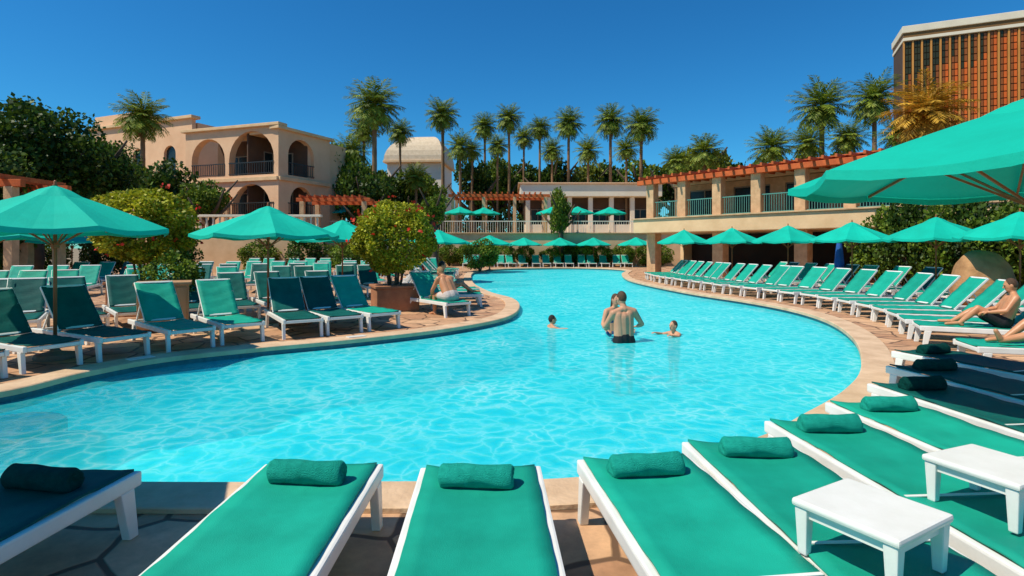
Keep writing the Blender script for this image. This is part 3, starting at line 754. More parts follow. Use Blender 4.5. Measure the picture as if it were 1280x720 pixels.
# trees
def tr(px, top, Y, rpx, kind, label, zlow=None, group=None, squash=1.0):
    r = rpx / F * Y; zt = gz(top, Y); rz = r * squash; tree(gx(px, Y), Y, zt - rz * .95, r, rz, kind, label, group=group)
bt = tree_crown_mesh('crown', 501, 16000, .055, 34); bt.materials.append(leafdark); TC[('big', 0)] = bt
bt2 = tree_crown_mesh('crown', 502, 16000, .055, 34); bt2.materials.append(leafdark); TC[('big', 1)] = bt2
tr(40, 93, 24, 100, 'big', 'big dense dark tree at the left photo edge')
tr(118, 150, 27, 62, 'big', 'lower dense dark tree between the big tree and the palm at left', squash=1.1)
tr(-60, 140, 20, 110, 'big', 'dark tree cut by the left photo edge behind the red pergola')
tr(205, 192, 38, 46, 'dark', 'dark tree in front of the left part of the cream villa', squash=1.2)
tr(152, 168, 42, 40, 'mid', 'green tree below the palm in front of the left wing of the villa', squash=1.4)
tr(262, 215, 36, 34, 'mid', 'green tree below the first arch of the cream villa')
tr(425, 168, 50, 40, 'mid', 'tall green tree at the right end of the cream villa', squash=1.5)
tr(455, 200, 45, 40, 'dark', 'dark tree at the foot of the tall thick palm', squash=1.3)
tr(545, 238, 34, 24, 'mid', 'light green tree behind the round flowering shrub')
tr(700, 228, 46.5, 18, 'mid', 'slender green tree in front of the white terrace building', squash=2.0)
BGT = [(505, 202, 56, 34, 'dark'), (535, 206, 58, 30, 'mid'), (590, 190, 64, 30, 'dark'), (625, 186, 70, 34, 'mid'), (655, 188, 74, 34, 'dark'), (690, 188, 70, 34, 'dark'), (728, 192, 72, 34, 'olive'), (765, 188, 74, 36, 'dark'),
       (805, 190, 70, 36, 'mid'), (840, 182, 66, 34, 'dark'), (872, 168, 58, 40, 'olive'), (910, 190, 58, 34, 'mid'), (945, 192, 52, 34, 'dark'), (990, 182, 50, 38, 'olive'), (1050, 178, 48, 42, 'mid'),
       (1100, 172, 44, 44, 'mid'), (1145, 178, 40, 44, 'olive'), (1200, 180, 40, 44, 'mid'), (1260, 178, 40, 50, 'dark'), (1330, 170, 40, 60, 'dark'), (468, 200, 60, 26, 'mid'), (330, 175, 75, 40, 'mid'), (400, 175, 66, 40, 'dark')]
for px, tp, Y, rp_, k in BGT:
    tr(px, tp, Y, rp_, k, 'leafy tree in the band of trees between the palms behind the buildings', group='trees in the band behind the buildings', squash=1.35)
for i, px in enumerate(range(470, 900, 34)):
    Y = 66; bush(gx(px, Y), Y, 2.6, 3.4, ('dark', 'mid')[i % 2], 'big shrub in the tall hedge behind the stone terrace', 3.3, 'tall hedge behind the terrace')
# hedges at right, in front of the pavilion
for i, (px, tp, Y) in enumerate(((1105, 250, 21.5), (1140, 240, 20.5), (1180, 246, 19.5), (1222, 238, 18.5), (1262, 244, 17.5), (1300, 240, 17), (1345, 236, 16))):
    rz = gz(tp, Y) / 1.9; bush(gx(px, Y), Y, 1.35, rz, 'dark' if i % 2 else 'mid', 'tall leafy shrub in the hedge behind the small umbrellas at right', None, 'hedge shrubs at right')
for i, px in enumerate(range(420, 830, 24)):
    Y = 46.2 if px > 560 else 43; bush(gx(px + rnd.uniform(-6, 6), Y), Y, rnd.uniform(.9, 1.3), rnd.uniform(.75, 1.2), rnd.choice(['dark', 'mid', 'mid']), 'low shrub planted along the foot of the stone terrace', None, 'shrubs along the terrace wall')
for px, Y, r, rz, k in ((130, 26, 1.3, 1.4, 'dark'), (55, 27, 1.5, 1.4, 'dark'), (10, 27, 1.4, 1.4, 'mid'), (215, 27, 1.3, 1.2, 'dark'), (-40, 26, 1.4, 1.3, 'dark'), (600, 36, 1.4, 1.2, 'mid'), (380, 32, 1.4, 1.3, 'dark'), (440, 31, 1.4, 1.3, 'mid'), (320, 33, 1.3, 1.1, 'mid')):
    bush(gx(px, Y), Y, r, rz, k, 'dark leafy shrub behind the left deck loungers', None, 'shrubs behind the left deck')
# boulder at right
bo = MB(); bo.ell((0, 0, .62), (.78, .7, 1.02), None, 36, 24)
bo.v = [(x * (1 + .16 * mnoise.noise(Vector((x, y, z)) * 1.6) + .05 * mnoise.noise(Vector((x, y, z)) * 5)), y * (1 + .16 * mnoise.noise(Vector((x, y, z + 7)) * 1.6)), max(-.05, z + .10 * mnoise.noise(Vector((x + 5, y, z)) * 2.2))) for x, y, z in bo.v]
o = bo.build('boulder', sandstone, None, smooth=True); o.location = (gx(1227, 13.6), 13.6, 0); o.scale = (.86, .86, .9)
tag(o, 'rounded orange-brown boulder below the small umbrellas at the right', 'boulder')

# ------------------------------------------------------------------ buildings
def at_line(p0, p1):
    p0, p1 = Vector(p0), Vector(p1); d = p1 - p0
    return Matrix.Translation((p0.x, p0.y, 0)) @ Matrix.Rotation(math.atan2(d.y, d.x), 4, 'Z'), d.length
def pavilion():
    M, L = at_line((7.7, 32.6), (7.7 + 7.6 * 1.9, 32.6 - 9.3 * 1.9)); Ln = L
    t = thing('pavilion_building', 'two-storey tan pavilion with red beams and a balcony right of the pool', 'building', M.to_translation(), M.to_euler().z)
    MB().box((Ln / 2, 3.7, 2.72), (Ln, 9.4, .75)).build('balcony_slab', stucco, t, bevel=.03)
    MB().box((Ln / 2, 3.7, 3.13), (Ln + .1, 9.6, .07)).build('slab_cap', stone, t, bevel=.015)
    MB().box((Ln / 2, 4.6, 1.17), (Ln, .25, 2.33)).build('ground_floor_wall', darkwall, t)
    MB().box((Ln / 2, 8.3, 4.2), (Ln, .2, 2.1)).build('back_wall', stucco, t)
    MB().box((.12, 5.9, 1.17), (.24, 4.6, 2.33)).build('end_wall', stucco, t)
    w = MB(); holed_wall(w, Ln, 2.1, [rect(1.9 + 2.9 * k, 3.25, 2.1, 1.7) for k in range(int(Ln / 2.9))], .18, Matrix.Translation((0, 3.2, 0)), 3.17); w.build('upper_wall', stone, t)
    for k in range(int(Ln / 2.9)):
        f = MB(); x = 1.9 + 2.9 * k
        for q in (-1.03, 0, 1.03): f.box((x + q, 3.28, 4.1), (.07, .06, 1.7))
        f.box((x, 3.28, 4.91), (2.1, .06, .07)); wf = f.build('window', frame_m, t)
        MB().box((x, 3.31, 4.1), (2.0, .02, 1.66)).build('pane', glass, wf)
    xs = []; x = .35
    while x < Ln: xs.append(x); x += 2.1
    for i, x in enumerate(xs):
        MB().box((x, .3, 4.18), (.5, .5, 2.03)).build('column', stone, t, bevel=.03)
        if i % 2 == 0: MB().box((x, .45, 1.175), (.6, .6, 2.34)).build('pier', stone, t, bevel=.03)
    for i in range(len(xs) - 1):
        r = MB(); a, b = xs[i] + .25, xs[i + 1] - .25
        r.box(((a + b) / 2, .2, 4.12), (b - a, .05, .05)); r.box(((a + b) / 2, .2, 3.26), (b - a, .04, .04))
        k = a + .12
        while k < b: r.box((k, .2, 3.69), (.022, .022, .84)); k += .12
        r.build('railing', ironteal, t)
    MB().box((Ln / 2, -.05, 5.28), (Ln + .8, .22, .26)).build('fascia_beam', redwood, t, bevel=.02)
    MB().box((Ln / 2, .35, 5.29), (Ln + .6, .2, .22)).build('inner_beam', redwood, t, bevel=.02)
    for k in range(int(Ln / .55)):
        MB().box((.1 + k * .55, 1.55, 5.49), (.11, 4.3, .15)).build('rafter', redwood, t, bevel=.01)
    MB().box((Ln / 2, 5.6, 5.45), (Ln + .3, 5.2, .3)).build('roof', stucco, t, bevel=.03)
    MB().box((Ln / 2, 2.0, 5.60), (Ln + .4, 3.4, .05)).build('lattice_panel', redwood, t)
pavilion()

def _box(c, d):
    m = MB().box(c, d); return m.v, m.f
def villa():
    A0 = (gx(232, 45), 45); A1 = (gx(348, 42), 42); B1_ = (gx(412, 47), 47)
    t = thing('villa_building', 'peach-tan villa with tall arched loggias behind the left deck', 'building', (0, 0, 0))
    M, L = at_line(A0, A1); h = 10.7
    z1 = 7.1
    UA = [(L * .255, L * .37, 3.0), (L * .72, L * .47, 3.35)]
    holes = [arch(cx, z1, w_, h_) for cx, w_, h_ in UA] + [arch(L * .255, 4.0, L * .28, 2.2), arch(L * .72, 4.0, L * .40, 2.4)]
    w = MB(); holed_wall(w, L, h, holes, .6, M); w.build('front_wall', cream, t)
    M2, L2 = at_line(A1, B1_)
    holes2 = [arch(L2 * .42, z1, L2 * .5, 2.9), arch(L2 * .42, 4.0, L2 * .42, 2.3)]
    w = MB(); holed_wall(w, L2, h - .25, holes2, .5, M2 @ Matrix.Translation((.02, 0, 0))); w.build('side_wall', cream, t)
    for Mx, Lx, hh in ((M, L, h), (M2, L2, h - .25)):
        MB().add(*_box((Lx / 2, .2, hh + .12), (Lx + .5, .95, .24)), Mx).build('parapet_cap', stucco, t, bevel=.04)
        MB().add(*_box((Lx / 2, -.06, 6.75), (Lx, .25, .3)), Mx).build('string_course', stucco, t, bevel=.03)
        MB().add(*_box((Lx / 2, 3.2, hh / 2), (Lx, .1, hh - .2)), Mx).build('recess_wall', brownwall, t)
        MB().add(*_box((Lx / 2, 1.85, 6.95), (Lx - .1, 2.4, .2)), Mx).build('floor_slab', stucco, t)
        MB().add(*_box((Lx / 2, 1.85, hh - .12), (Lx - .1, 2.4, .2)), Mx).build('roof_slab', stucco, t)
    for Mx, cx, wd in ((M, L * .255, L * .37), (M, L * .72, L * .47), (M2, L2 * .42, L2 * .5)):
        for zz in (7.1, 4.0):
            r = MB()
            r.add(*_box((cx, -.02, zz + .95), (wd, .06, .07)), Mx); r.add(*_box((cx, -.02, zz + .1), (wd, .05, .05)), Mx)
            k = cx - wd / 2 + .1
            while k < cx + wd / 2: r.add(*_box((k, -.02, zz + .52), (.035, .035, .82)), Mx); k += .22
            r.build('balcony_railing', iron, t)
            f = MB(); f.add(*_box((cx, 3.1, zz + 1.05), (wd * .6, .06, 2.1)), Mx); fo = f.build('balcony_door', frame_m, t)
            for s in (-1, 1): MB().add(*_box((cx + s * wd * .15, 3.05, zz + 1.05), (wd * .25, .03, 1.9)), Mx).build('pane', glass, fo)
    # left wing, set back and higher
    W0 = (gx(112, 60), 60); W1 = (gx(240, 54), 54); M3, L3 = at_line(W0, W1)
    w = MB(); holed_wall(w, L3, 14.0, [arch(L3 * q, 8.6, 1.7, 3.0) for q in (.2, .5, .8)], .4, M3); w.build('wing_wall', cream, t)
    MB().add(*_box((L3 / 2, .2, 14.15), (L3 + .6, 1.0, .3)), M3).build('wing_cap', stucco, t, bevel=.04)
    MB().add(*_box((L3 * .25, 1.5, 14.9), (L3 * .45, 2.4, 1.2)), M3).build('roof_pavilion', cream, t, bevel=.04)
    for q in (.2, .5, .8):
        f = MB().add(*_box((L3 * q, .3, 10.1), (1.7, .05, 3.0)), M3).build('window', frame_m, t)
        MB().add(*_box((L3 * q, .26, 10.1), (1.5, .03, 2.8)), M3).build('pane', glass, f)
    MB().add(*_box((L3 / 2, 3.2, 6.9), (L3, 5.2, 13.6)), M3).build('wing_body', cream, t)
    MB().add(*_box((L / 2, 5.8, 5.2), (L, 5.0, 10.4)), M).build('rear_body', cream, t)
villa()

# pale building with a dome-like roof
def hip():
    Y = 76; x0 = gx(484, Y); x1 = gx(552, Y); w = x1 - x0; ze = gz(204, Y)
    t = thing('pale_roofed_building', 'pale building with a rounded pointed roof between the palms', 'building', (x0, Y, 0), R(-4))
    b = MB(); holed_wall(b, w, ze, [rect(w * q, z, 1.1, 1.7) for q in (.2, .42, .64, .86) for z in (4.5, 8.0)], .4); b.build('wall', whitewall, t)
    MB().box((w / 2, 4.5, ze / 2), (w - .1, 8, ze)).build('rear_body', whitewall, t)
    for q in (.2, .42, .64, .86):
        for z in (4.5, 8.0):
            MB().box((w * q, .3, z + .85), (1.1, .06, 1.7)).build('window', glass, t)
    MB().box((w / 2, 4, ze + .15), (w + .8, 9.4, .3)).build('eave', stucco, t, bevel=.03)
    zp = gz(166, Y) - ze - .3; r = MB(); n = 8; cx = w * .68; V = []; Fq = []
    for i in range(n + 1):
        q = i / n; k = math.cos(q * PI / 2) ** .8 if q < 1 else .02; z = ze + .3 + zp * math.sin(q * PI / 2) ** 1.05
        k = max(k, .02)
        for a, b_ in ((-.35, -.55), (w + .35, -.55), (w + .35, 8.5), (-.35, 8.5)): V.append((cx + (a - cx) * k, 4 + (b_ - 4) * k, z))
    for i in range(n):
        for j in range(4): Fq.append((i * 4 + j, i * 4 + (j + 1) % 4, i * 4 + 4 + (j + 1) % 4, i * 4 + 4 + j))
    Fq += [(3, 2, 1, 0), (n * 4, n * 4 + 1, n * 4 + 2, n * 4 + 3)]
    r.add(V, Fq).build('roof', rooftile, t)
hip()

# stone terrace with the white terrace building on it
tt = thing('stone_terrace', 'raised stone terrace behind the far pool end', 'terrace', (0, 47, 0))
MB().box((-2, 8, 1.35), (38, 16, 2.7)).build('retaining_wall', stucco, tt)
MB().box((-2, 8, 2.75), (38.4, 16.3, .1)).build('paving', stone, tt, bevel=.02)
rl = MB()
rl.box((-2, .05, 3.75), (38, .06, .07))
for k in range(0, 190): rl.box((-21 + k * .2, .05, 3.25), (.03, .03, .92))
rl.build('railing', whitewall, tt)
def white_building():
    Y = 57; x0 = gx(655, Y); x1 = gx(822, Y); w = x1 - x0
    t = thing('terrace_building', 'long low white building with dark openings on the stone terrace', 'building', (x0, Y, 2.8))
    MB().box((w / 2, 4, 4.55), (w + .8, 8.6, 1.25)).build('roof_fascia', whitewall, t, bevel=.05)
    MB().box((w / 2, 4, 5.25), (w + 1.2, 9, .14)).build('roof_cap', cream, t, bevel=.03)
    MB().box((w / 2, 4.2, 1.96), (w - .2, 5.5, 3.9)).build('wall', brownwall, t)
    n = 7
    for k in range(n): MB().box((.4 + k * (w - .8) / (n - 1), .3, 1.96), (.45, .45, 3.9)).build('column', whitewall, t, bevel=.03)
    for k in range(n - 1):
        x = .4 + (k + .5) * (w - .8) / (n - 1)
        f = MB().box((x, 1.4, 1.4), (1.5, .06, 2.7)).build('glass_door', frame_m, t)
        for s in (-1, 1): MB().box((x + s * .36, 1.355, 1.4), (.62, .02, 2.5)).build('pane', glass, f)
    MB().box((w / 2, .25, .55), (w, .12, 1.1)).build('parapet', whitewall, t, bevel=.02)
white_building()
def pergola(x0, y0, w, d, h, label, rz=0, z0=0):
    t = thing('pergola', label, 'pergola', (x0, y0, z0), rz)
    n = max(2, int(w / 2.6) + 1)
    for k in range(n):
        for y in (0, d): MB().box((k * w / (n - 1), y, h / 2), (.3, .3, h)).build('post', stone, t, bevel=.02)
    for y in (0, d): MB().box((w / 2, y, h + .125), (w + .8, .2, .25)).build('beam', redwood, t, bevel=.015)
    k = 0.0
    while k <= w + .01:
        MB().box((k, d / 2, h + .335), (.12, d + 1.0, .16)).build('rafter', redwood, t, bevel=.01); k += .5
pergola(gx(566, 51), 51, gx(682, 51) - gx(566, 51), 3.5, 3.35, 'orange-red pergola on the stone terrace left of the white building', 0, 2.8)
pergola(gx(378, 38), 38, 4.2, 3, gz(252, 38), 'orange-red pergola at the right end of the cream villa')
pergola(gx(-30, 19), 19, 1.2, 2, gz(226, 19) - .2, 'orange-red pergola at the left photo edge below the big tree')
pergola(gx(175, 39), 39, 4.5, 3, gz(240, 39) - .3, 'orange-red pergola below the left part of the cream villa')
# balustrade in front of the villa
bt_ = thing('balustrade', 'white balustrade in front of the cream villa', 'balustrade', (gx(225, 34), 34, 0))
MB().box((4.2, .0, 1.05), (8.8, .6, 2.1)).build('wall', stucco, bt_)
MB().box((4.2, 0, 3.45), (8.8, .34, .14)).build('top_rail', whitewall, bt_, bevel=.02); MB().box((4.2, 0, 2.17), (8.8, .5, .14)).build('bottom_rail', whitewall, bt_, bevel=.02)
for k in range(22): MB().lathe([(.09, 2.24), (.06, 2.3), (.11, 2.6), (.05, 3.1), (.08, 3.38)], 8, (.05 + k * .395, 0, 0)).build('baluster', whitewall, bt_, smooth=True)

def tower():
    gold = mat('orange_reflection_glass', (.80, .16, .02), (.60, .11, .014), .05, .35, 0, metal=.1)
    gold1 = mat('bronze_reflection_glass', (.36, .10, .018), (.25, .07, .013), .05, .35, 0, metal=.1)
    gold2 = mat('olive_reflection_glass', (.05, .045, .014), (.03, .03, .011), .05, .35, 0, metal=.1)
    fin = mat('gold_fin', (.60, .27, .06), (.50, .21, .045), .1, .5)
    band = mat('bronze_band', (.20, .10, .03), None, .1, .6)
    trim = mat('tower_trim', (.80, .70, .54), None, .1, .7)
    slabm = mat('tower_body', (.09, .045, .02), None, .1, .7)
    M, L = at_line((gx(1130, 262), 262), (gx(1130, 262) + 96, 262 - 43)); zt = gz(33, 262)
    t = thing('hotel_tower', 'tall hotel tower with gold glass and close vertical ribs at upper right', 'tower', M.to_translation(), M.to_euler().z)
    MB().box((L / 2, 12, zt / 2 - 2), (L, 22, zt - 4)).build('body', slabm, t)
    MB().box((L / 2, 11.8, zt - 1.6), (L + 1.4, 24.4, 3.2)).build('cornice', trim, t, bevel=.2)
    MB().box((L / 2, 12, zt - 4.4), (L + .4, 23.4, 2.4)).build('crown_band', band, t, bevel=.1)
    MB().box((L / 2, 11.5, zt - 6.3), (L + .8, 24, 1.4)).build('upper_band', trim, t, bevel=.1)
    n = 30; st = L / n; r = random.Random(4)
    for k in range(n):
        x = (k + .5) * st
        gp_ = MB(); z = 2.0; idx = []; jit = r.uniform(-.1, .1)
        while z < zt - 7.8:
            for q, w_ in ((-.62, 1.0), (.62, 1.0)):
                gp_.box((x + q, .8, z + 1.3), (w_, .5, 2.55))
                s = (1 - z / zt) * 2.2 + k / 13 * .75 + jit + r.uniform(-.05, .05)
                c_ = 0 if s > .74 else 1 if s > .5 else 2  # reflections painted into the glass: olive at upper left, orange at lower right
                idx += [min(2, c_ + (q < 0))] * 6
            z += 3.0
        o = gp_.build('window_strip', gold, t); o.data.materials.append(gold1); o.data.materials.append(gold2); o.data.polygons.foreach_set('material_index', idx)
    for k in range(n + 1): MB().box((k * st, .45, zt / 2 - 3.6), (.7, .7, zt - 7.4)).build('rib', fin, t)
tower()

# ------------------------------------------------------------------ small deck items
for x, y, lb in ((gx(442, 9.25), 9.25, 'pale depth marker tile in the coping near the middle of the left pool edge'), (gx(172, 7.55), 7.55, 'pale depth marker tile in the coping at the left')):
    p = min(range(ne), key=lambda i: (edge[i] - Vector((x, y))).length); q = edge[p] + nrm[p] * .16
    o = MB().box((0, 0, 0), (.30, .15, .01)).build('depth_marker', tilewhite, None, bevel=.002); o.location = (q.x, q.y, .0385); o.rotation_euler = (0, 0, math.atan2(nrm[p].x, -nrm[p].y))
    tag(o, lb, 'marker tile')

# ------------------------------------------------------------------ people
def organic(name, mb, voxel, m, parent, smooth=5):
    me = bpy.data.meshes.new('tmp'); me.from_pydata(mb.v, [], mb.f)
    bm = bmesh.new(); bm.from_mesh(me); bmesh.ops.recalc_face_normals(bm, faces=bm.faces); bm.to_mesh(me); bm.free()
    o = bpy.data.objects.new('tmp', me); col.objects.link(o)
    r = o.modifiers.new('r', 'REMESH'); r.mode = 'VOXEL'; r.voxel_size = voxel; r.use_smooth_shade = True
    s = o.modifiers.new('s', 'SMOOTH'); s.factor = .5; s.iterations = smooth
    dg = bpy.context.evaluated_depsgraph_get(); dg.update()
    res = bpy.data.meshes.new_from_object(o.evaluated_get(dg)); res.name = name
    bpy.data.objects.remove(o); bpy.data.meshes.remove(me)
    res.materials.clear()
    res.polygons.foreach_set('use_smooth', [True] * len(res.polygons))
    return link(name, res, m, parent)
def hand(mb, w, d, n, side):
    """w wrist, d finger direction, n palm normal, side: +1/-1 thumb side"""
    w, d, n = Vector(w), Vector(d).normalized(), Vector(n); n = (n - d * n.dot(d)).normalized(); s = d.cross(n) * side
    rot = Matrix((( s.x, d.x, n.x), (s.y, d.y, n.y), (s.z, d.z, n.z)))
    mb.ell(w + d * .05, (.04, .055, .017), rot)
    for k, ln in enumerate((.072, .082, .076, .058)):
        b = w + d * .088 + s * (.03 - .02 * k); m = b + (d * .9 + n * .25 + s * (.12 - .08 * k)).normalized() * ln * .55; e = m + (d * .6 + n * .7).normalized() * ln * .5
        mb.cap(b, m, .0095, .009, 8); mb.cap(m, e, .009, .0075, 8)
    b = w + d * .03 + s * .03; m = b + (d * .55 + s * .8 + n * .2).normalized() * .04; e = m + (d * .9 + s * .2 + n * .3).normalized() * .032
    mb.cap(b, m, .012, .0105, 8); mb.cap(m, e, .0105, .0085, 8)
def person(label, loc, rz, J, s=1.0, hs=1.0, skin=skinm, hair=hairdark, clothes=None, top=False, long=False, voxel=.009, fat=1.0):
    V3 = Vector; J = {k: V3(v) for k, v in J.items()}
    t = thing('person', label, 'person', loc, rz); t.scale = (s, s, s)
    mb = MB(); f = J['face'].normalized(); up = J.get('up', V3((0, 0, 1))); rt = f.cross(up).normalized(); up = rt.cross(f)
    rot = Matrix(((rt.x, f.x, up.x), (rt.y, f.y, up.y), (rt.z, f.z, up.z))); hd = J['head']; pel, ch, nk = J['pelvis'], J['chest'], J['neck']
    mb.cap(ch, pel, .115 * fat, .115 * fat)
    for q in ('l', 'r'):
        sh, hp, el, wr, kn, an, toe = (J[k + q] for k in ('sh_', 'hip_', 'el_', 'wr_', 'kn_', 'an_', 'toe_'))
        mb.cap(ch.lerp(sh, .5), pel.lerp(hp, .85), .098 * fat, .108 * fat)
        mb.cap(nk.lerp(sh, .15), sh, .052, .06); mb.cap(sh, sh.lerp(el, .5), .06, .05); mb.cap(sh.lerp(el, .5), el, .05, .04)
        mb.cap(el, el.lerp(wr, .35), .042, .043); mb.cap(el.lerp(wr, .35), wr, .043, .027)
        hdv = J.get('hd_' + q, (wr - el)); hn = J.get('hn_' + q, V3((0, 0, -1)))
        hand(mb, wr, hdv, hn, 1 if q == 'l' else -1)
        mb.cap(hp, hp.lerp(kn, .5), .096, .08); mb.cap(hp.lerp(kn, .5), kn, .08, .055)
        mb.cap(kn, kn.lerp(an, .35), .056, .06); mb.cap(kn.lerp(an, .35), an, .06, .036)
        fd = (toe - an); mb.cap(an, an + V3((0, 0, -.03)) - V3((fd.x, fd.y, 0)).normalized() * .03 if abs(fd.z) < .12 else an, .036, .036); mb.cap(an.lerp(toe, .2), toe, .036, .027)
    mb.cap(nk - (hd - nk) * .1, hd - up * .05, .055, .052)
    mb.ell(hd, Vector((.074, .094, .116)) * hs, rot); mb.ell(hd + f * .028 * hs - up * .062 * hs, Vector((.054, .06, .056)) * hs, rot)
    mb.cap(hd + (f * .086 + up * .012) * hs, hd + (f * .106 - up * .022) * hs, .010 * hs, .016 * hs)
    for q in (-1, 1): mb.ell(hd + (rt * q * .077 - up * .005 - f * .005) * hs, Vector((.012, .02, .032)) * hs, rot)
    mb.cap(hd + (f * .086 + up * .03 - rt * .03) * hs, hd + (f * .086 + up * .03 + rt * .03) * hs, .011, .011)
    organic('body', mb, voxel, skin, t)
    for q in (-1, 1): MB().ell(hd + (f * .0885 + rt * q * .031 + up * .006) * hs, (.012, .009, .008), rot, 8, 6).build('eye', eyem, t, smooth=True)
    MB().ell(hd + (f * .088 - up * .06) * hs, Vector((.024, .007, .008)) * hs, rot, 8, 6).build('mouth', lipm, t, smooth=True)
    hb = MB(); hb.ell(hd + (up * .022 - f * .018) * hs, Vector((.081, .093, .108)) * hs, rot)
    if long:
        hb.cap(hd + (up * .02 - f * .05) * hs, nk - f * .07, .07, .055); hb.cap(nk - f * .07, nk - f * .10 - up * .12, .055, .03)
    organic('hair', hb, .009, hair, t, 3)
    if clothes:
        cb = MB()
        cb.cap(pel + (ch - pel) * .12, pel, .128 * fat, .13 * fat)
        for q in ('l', 'r'):
            cb.cap(pel.lerp(J['hip_' + q], .85) + (ch - pel) * .14, pel.lerp(J['hip_' + q], .85), .119 * fat, .121 * fat)
            cb.cap(J['hip_' + q], J['hip_' + q].lerp(J['kn_' + q], .12 if top else .55), .11, .094)
        organic('swimwear', cb, .01, clothes, t, 3)
        if top:
            cb = MB()
            for q in ('l', 'r'): cb.cap(ch.lerp(J['sh_' + q], .5) - (ch - pel) * .08, ch.lerp(J['sh_' + q], .5) - (ch - pel) * .38, .106, .108)
            cb.cap(ch - (ch - pel) * .08, ch - (ch - pel) * .38, .124, .124)
            organic('swim_top', cb, .01, clothes, t, 3)
    return t
STAND = dict(pelvis=(0, 0, .96), chest=(0, -.01, 1.33), neck=(0, -.01, 1.48), head=(0, .03, 1.645), face=(0, 1, -.12), sh_l=(-.185, -.01, 1.415), sh_r=(.185, -.01, 1.415),
             hip_l=(-.09, 0, .92), hip_r=(.09, 0, .92), el_l=(-.32, .02, 1.19), el_r=(.32, .02, 1.19), wr_l=(-.24, .24, 1.09), wr_r=(.25, .24, 1.10), hd_l=(.3, .8, -.25), hd_r=(-.3, .8, -.2),
             kn_l=(-.1, .02, .5), kn_r=(.1, .02, .5), an_l=(-.11, -.01, .085), an_r=(.11, -.01, .085), toe_l=(-.14, .15, .03), toe_r=(.14, .15, .03))
def var(**k): d = dict(STAND); d.update(k); return d
PF = PD
person('man in black shorts standing waist-deep in the pool with his back turned', (1.90, 9.5, PF), R(10), var(chest=(-.015, -.01, 1.33), head=(-.03, .05, 1.64), face=(-.35, 1, -.2), sh_l=(-.19, .0, 1.395), sh_r=(.165, -.02, 1.425), el_l=(-.30, .10, 1.17), el_r=(.33, .02, 1.2), wr_l=(-.20, .32, 1.12), wr_r=(.34, .25, 1.13)), 1.0, clothes=blackcloth, skin=skinm, hair=hairbrown, voxel=.008, fat=.9)
person('woman in the pool half hidden behind the man in black shorts', (1.93, 10.5, PF - .0), R(200), var(el_l=(-.24, .15, 1.16), el_r=(.3, .05, 1.18), wr_r=(.36, .27, 1.1)), .93, clothes=bluecloth, top=True, long=True, hair=hairbrown)
person('child up to the shoulders in the water left of the standing man', (.80, 11.3, PF), R(-70), var(el_l=(-.33, .12, 1.38), wr_l=(-.42, .34, 1.40), el_r=(.33, .12, 1.38), wr_r=(.42, .34, 1.40), face=(0.1, 1, 0)), .64, 1.24, clothes=bluecloth, hair=hairdark, voxel=.011)
person('child bobbing up to the shoulders in the water right of the standing man', (2.98, 10.3, PF), R(120), var(el_l=(-.31, .16, 1.38), wr_l=(-.30, .40, 1.44), el_r=(.31, .16, 1.38), wr_r=(.30, .40, 1.44), hd_l=(.1, 1, .2), hd_r=(-.1, 1, .2), face=(0, 1, .05)), .65, 1.24, clothes=redcloth, hair=hairbrown, voxel=.011)
SIT = dict(pelvis=(0, 0, .46), chest=(0, .2, .76), neck=(0, .31, .88), head=(0, .42, .98), face=(0, .8, -.6), up=(0, .5, .8), sh_l=(-.18, .26, .84), sh_r=(.18, .26, .84), hip_l=(-.1, .02, .45), hip_r=(.1, .02, .45),
           el_l=(-.23, .40, .60), el_r=(.23, .42, .60), wr_l=(-.13, .58, .46), wr_r=(.12, .6, .40), kn_l=(-.14, .44, .47), kn_r=(.14, .44, .46), an_l=(-.14, .46, .08), an_r=(.15, .40, .08), toe_l=(-.16, .62, .03), toe_r=(.17, .56, .03))
sd = Vector((math.cos(sang), math.sin(sang)))
person('person with bare back bending forward on the lounger at the rounded deck tip', (sx + sd.x * .5 + .12, sy + sd.y * .5 - .12, -.03), sang + PI / 2 + R(-175), SIT, 1.0, skin=skinm2, hair=hairblond, clothes=palecloth)
RECL = dict(pelvis=(1.10, 0, .455), chest=(1.40, 0, .72), neck=(1.53, 0, .84), head=(1.60, 0, .98), face=(-.95, 0, .1), up=(.2, 0, 1), sh_l=(1.44, -.18, .79), sh_r=(1.44, .18, .79), hip_l=(1.04, -.1, .44), hip_r=(1.04, .1, .44),
            el_l=(1.24, -.28, .60), el_r=(1.24, .28, .60), wr_l=(1.02, -.2, .57), wr_r=(1.0, .19, .6), hd_l=(-1, .3, -.1), hd_r=(-1, -.3, -.1), kn_l=(.62, -.11, .50), kn_r=(.66, .10, .68), an_l=(.21, -.12, .405), an_r=(.36, .1, .41), toe_l=(.14, -.15, .53), toe_r=(.16, .1, .375))
person('person sunbathing with one knee raised on a lounger at the right photo edge', (lx + .12, ly - .03, 0), lang, RECL, .95, skin=skinm2, hair=hairdark, clothes=redcloth, top=True, voxel=.008)
UPR = dict(pelvis=(1.0, 0, .455), chest=(1.10, 0, .80), neck=(1.12, 0, .94), head=(1.08, 0, 1.09), face=(-.95, .1, -.25), up=(-.2, 0, 1), sh_l=(1.1, -.17, .88), sh_r=(1.1, .17, .88), hip_l=(.94, -.1, .44), hip_r=(.94, .1, .44),
           el_l=(.95, -.25, .66), el_r=(.95, .25, .66), wr_l=(.74, -.17, .62), wr_r=(.74, .17, .62), hd_l=(-1, .2, -.15), hd_r=(-1, -.2, -.15), kn_l=(.60, -.11, .68), kn_r=(.58, .11, .62), an_l=(.34, -.12, .405), an_r=(.28, .12, .405), toe_l=(.14, -.13, .38), toe_r=(.09, .14, .40))
ro = right_row[0]; rv = Vector((math.cos(ro.rotation_euler.z), math.sin(ro.rotation_euler.z)))
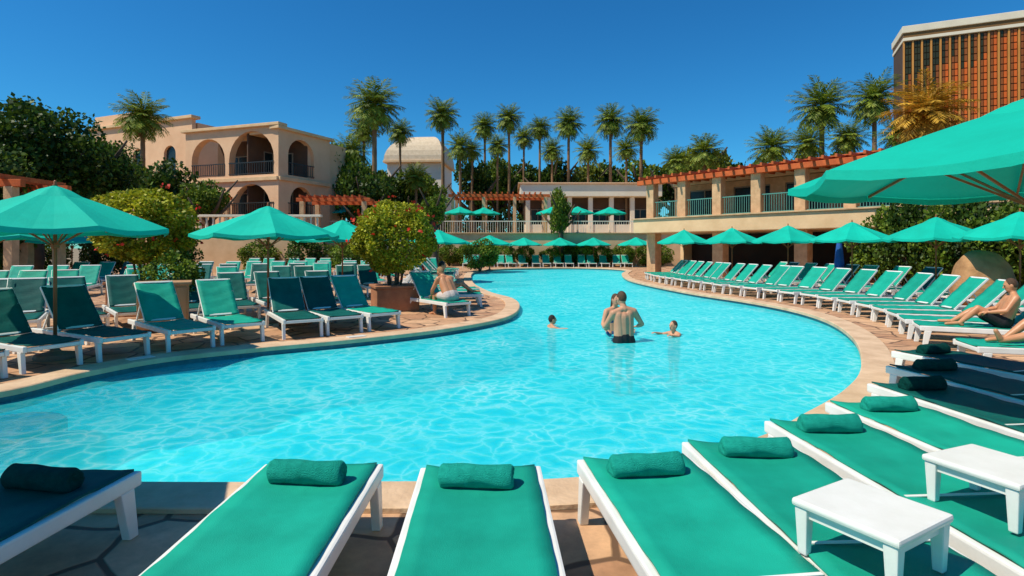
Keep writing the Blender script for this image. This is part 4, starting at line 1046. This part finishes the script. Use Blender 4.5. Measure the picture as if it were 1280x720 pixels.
person('person sitting up on the nearest lounger of the right row', (ro.location.x + rv.x * .24, ro.location.y + rv.y * .24, .035), ro.rotation_euler.z, UPR, .84, skin=skinm2, hair=hairbrown, clothes=blackcloth, voxel=.009)
to = tip_row[0]
person('person in dark swimwear sitting up on a lounger behind the bending person', (to.location.x, to.location.y, .01), to.rotation_euler.z, UPR, .95, skin=skinm2, hair=hairdark, clothes=blackcloth, top=True, voxel=.012)

# ------------------------------------------------------------------ light, sky, camera
el = R(56); az = Vector((-.92, -.38)).normalized()
sv = Vector((az.x * math.cos(el), az.y * math.cos(el), math.sin(el)))
sun = bpy.data.lights.new('sun', 'SUN'); sun.energy = 5.0; sun.angle = R(.5); sun.color = (1, .92, .76)
so = bpy.data.objects.new('sun', sun); col.objects.link(so); so.rotation_euler = sv.to_track_quat('Z', 'Y').to_euler(); so.location = (-20, -15, 40)
w = bpy.data.worlds.new('World'); scene.world = w; w.use_nodes = True; t = w.node_tree; t.nodes.clear()
out = t.nodes.new('ShaderNodeOutputWorld'); bg = t.nodes.new('ShaderNodeBackground'); sky = t.nodes.new('ShaderNodeTexSky')
sky.sky_type = 'NISHITA'; sky.sun_disc = False; sky.sun_elevation = el; sky.sun_rotation = math.atan2(az.x, az.y); sky.altitude = 600; sky.air_density = 1.0; sky.dust_density = .3; sky.ozone_density = 2.5
hs = t.nodes.new('ShaderNodeHueSaturation'); hs.inputs['Saturation'].default_value = 1.25
mxc = t.nodes.new('ShaderNodeMixRGB'); mxc.blend_type = 'MULTIPLY'; mxc.inputs['Fac'].default_value = 1; mxc.inputs['Color2'].default_value = (.45, 1.4, 1.72, 1)
t.links.new(sky.outputs['Color'], hs.inputs['Color']); t.links.new(hs.outputs['Color'], mxc.inputs['Color1']); t.links.new(mxc.outputs['Color'], bg.inputs['Color']); bg.inputs['Strength'].default_value = .075
t.links.new(bg.outputs['Background'], out.inputs['Surface'])
cam = bpy.data.cameras.new('camera'); co = bpy.data.objects.new('camera', cam); col.objects.link(co)
co.location = (0, 0, H); co.rotation_euler = (R(90), 0, 0); cam.sensor_width = 36; cam.lens = 36 * F / 1280; cam.shift_y = -(360 - HY) / 1280
cam.clip_start = .05; cam.clip_end = 6000; scene.camera = co
scene.view_settings.view_transform = 'Standard'; scene.view_settings.look = 'None'; scene.view_settings.exposure = 0
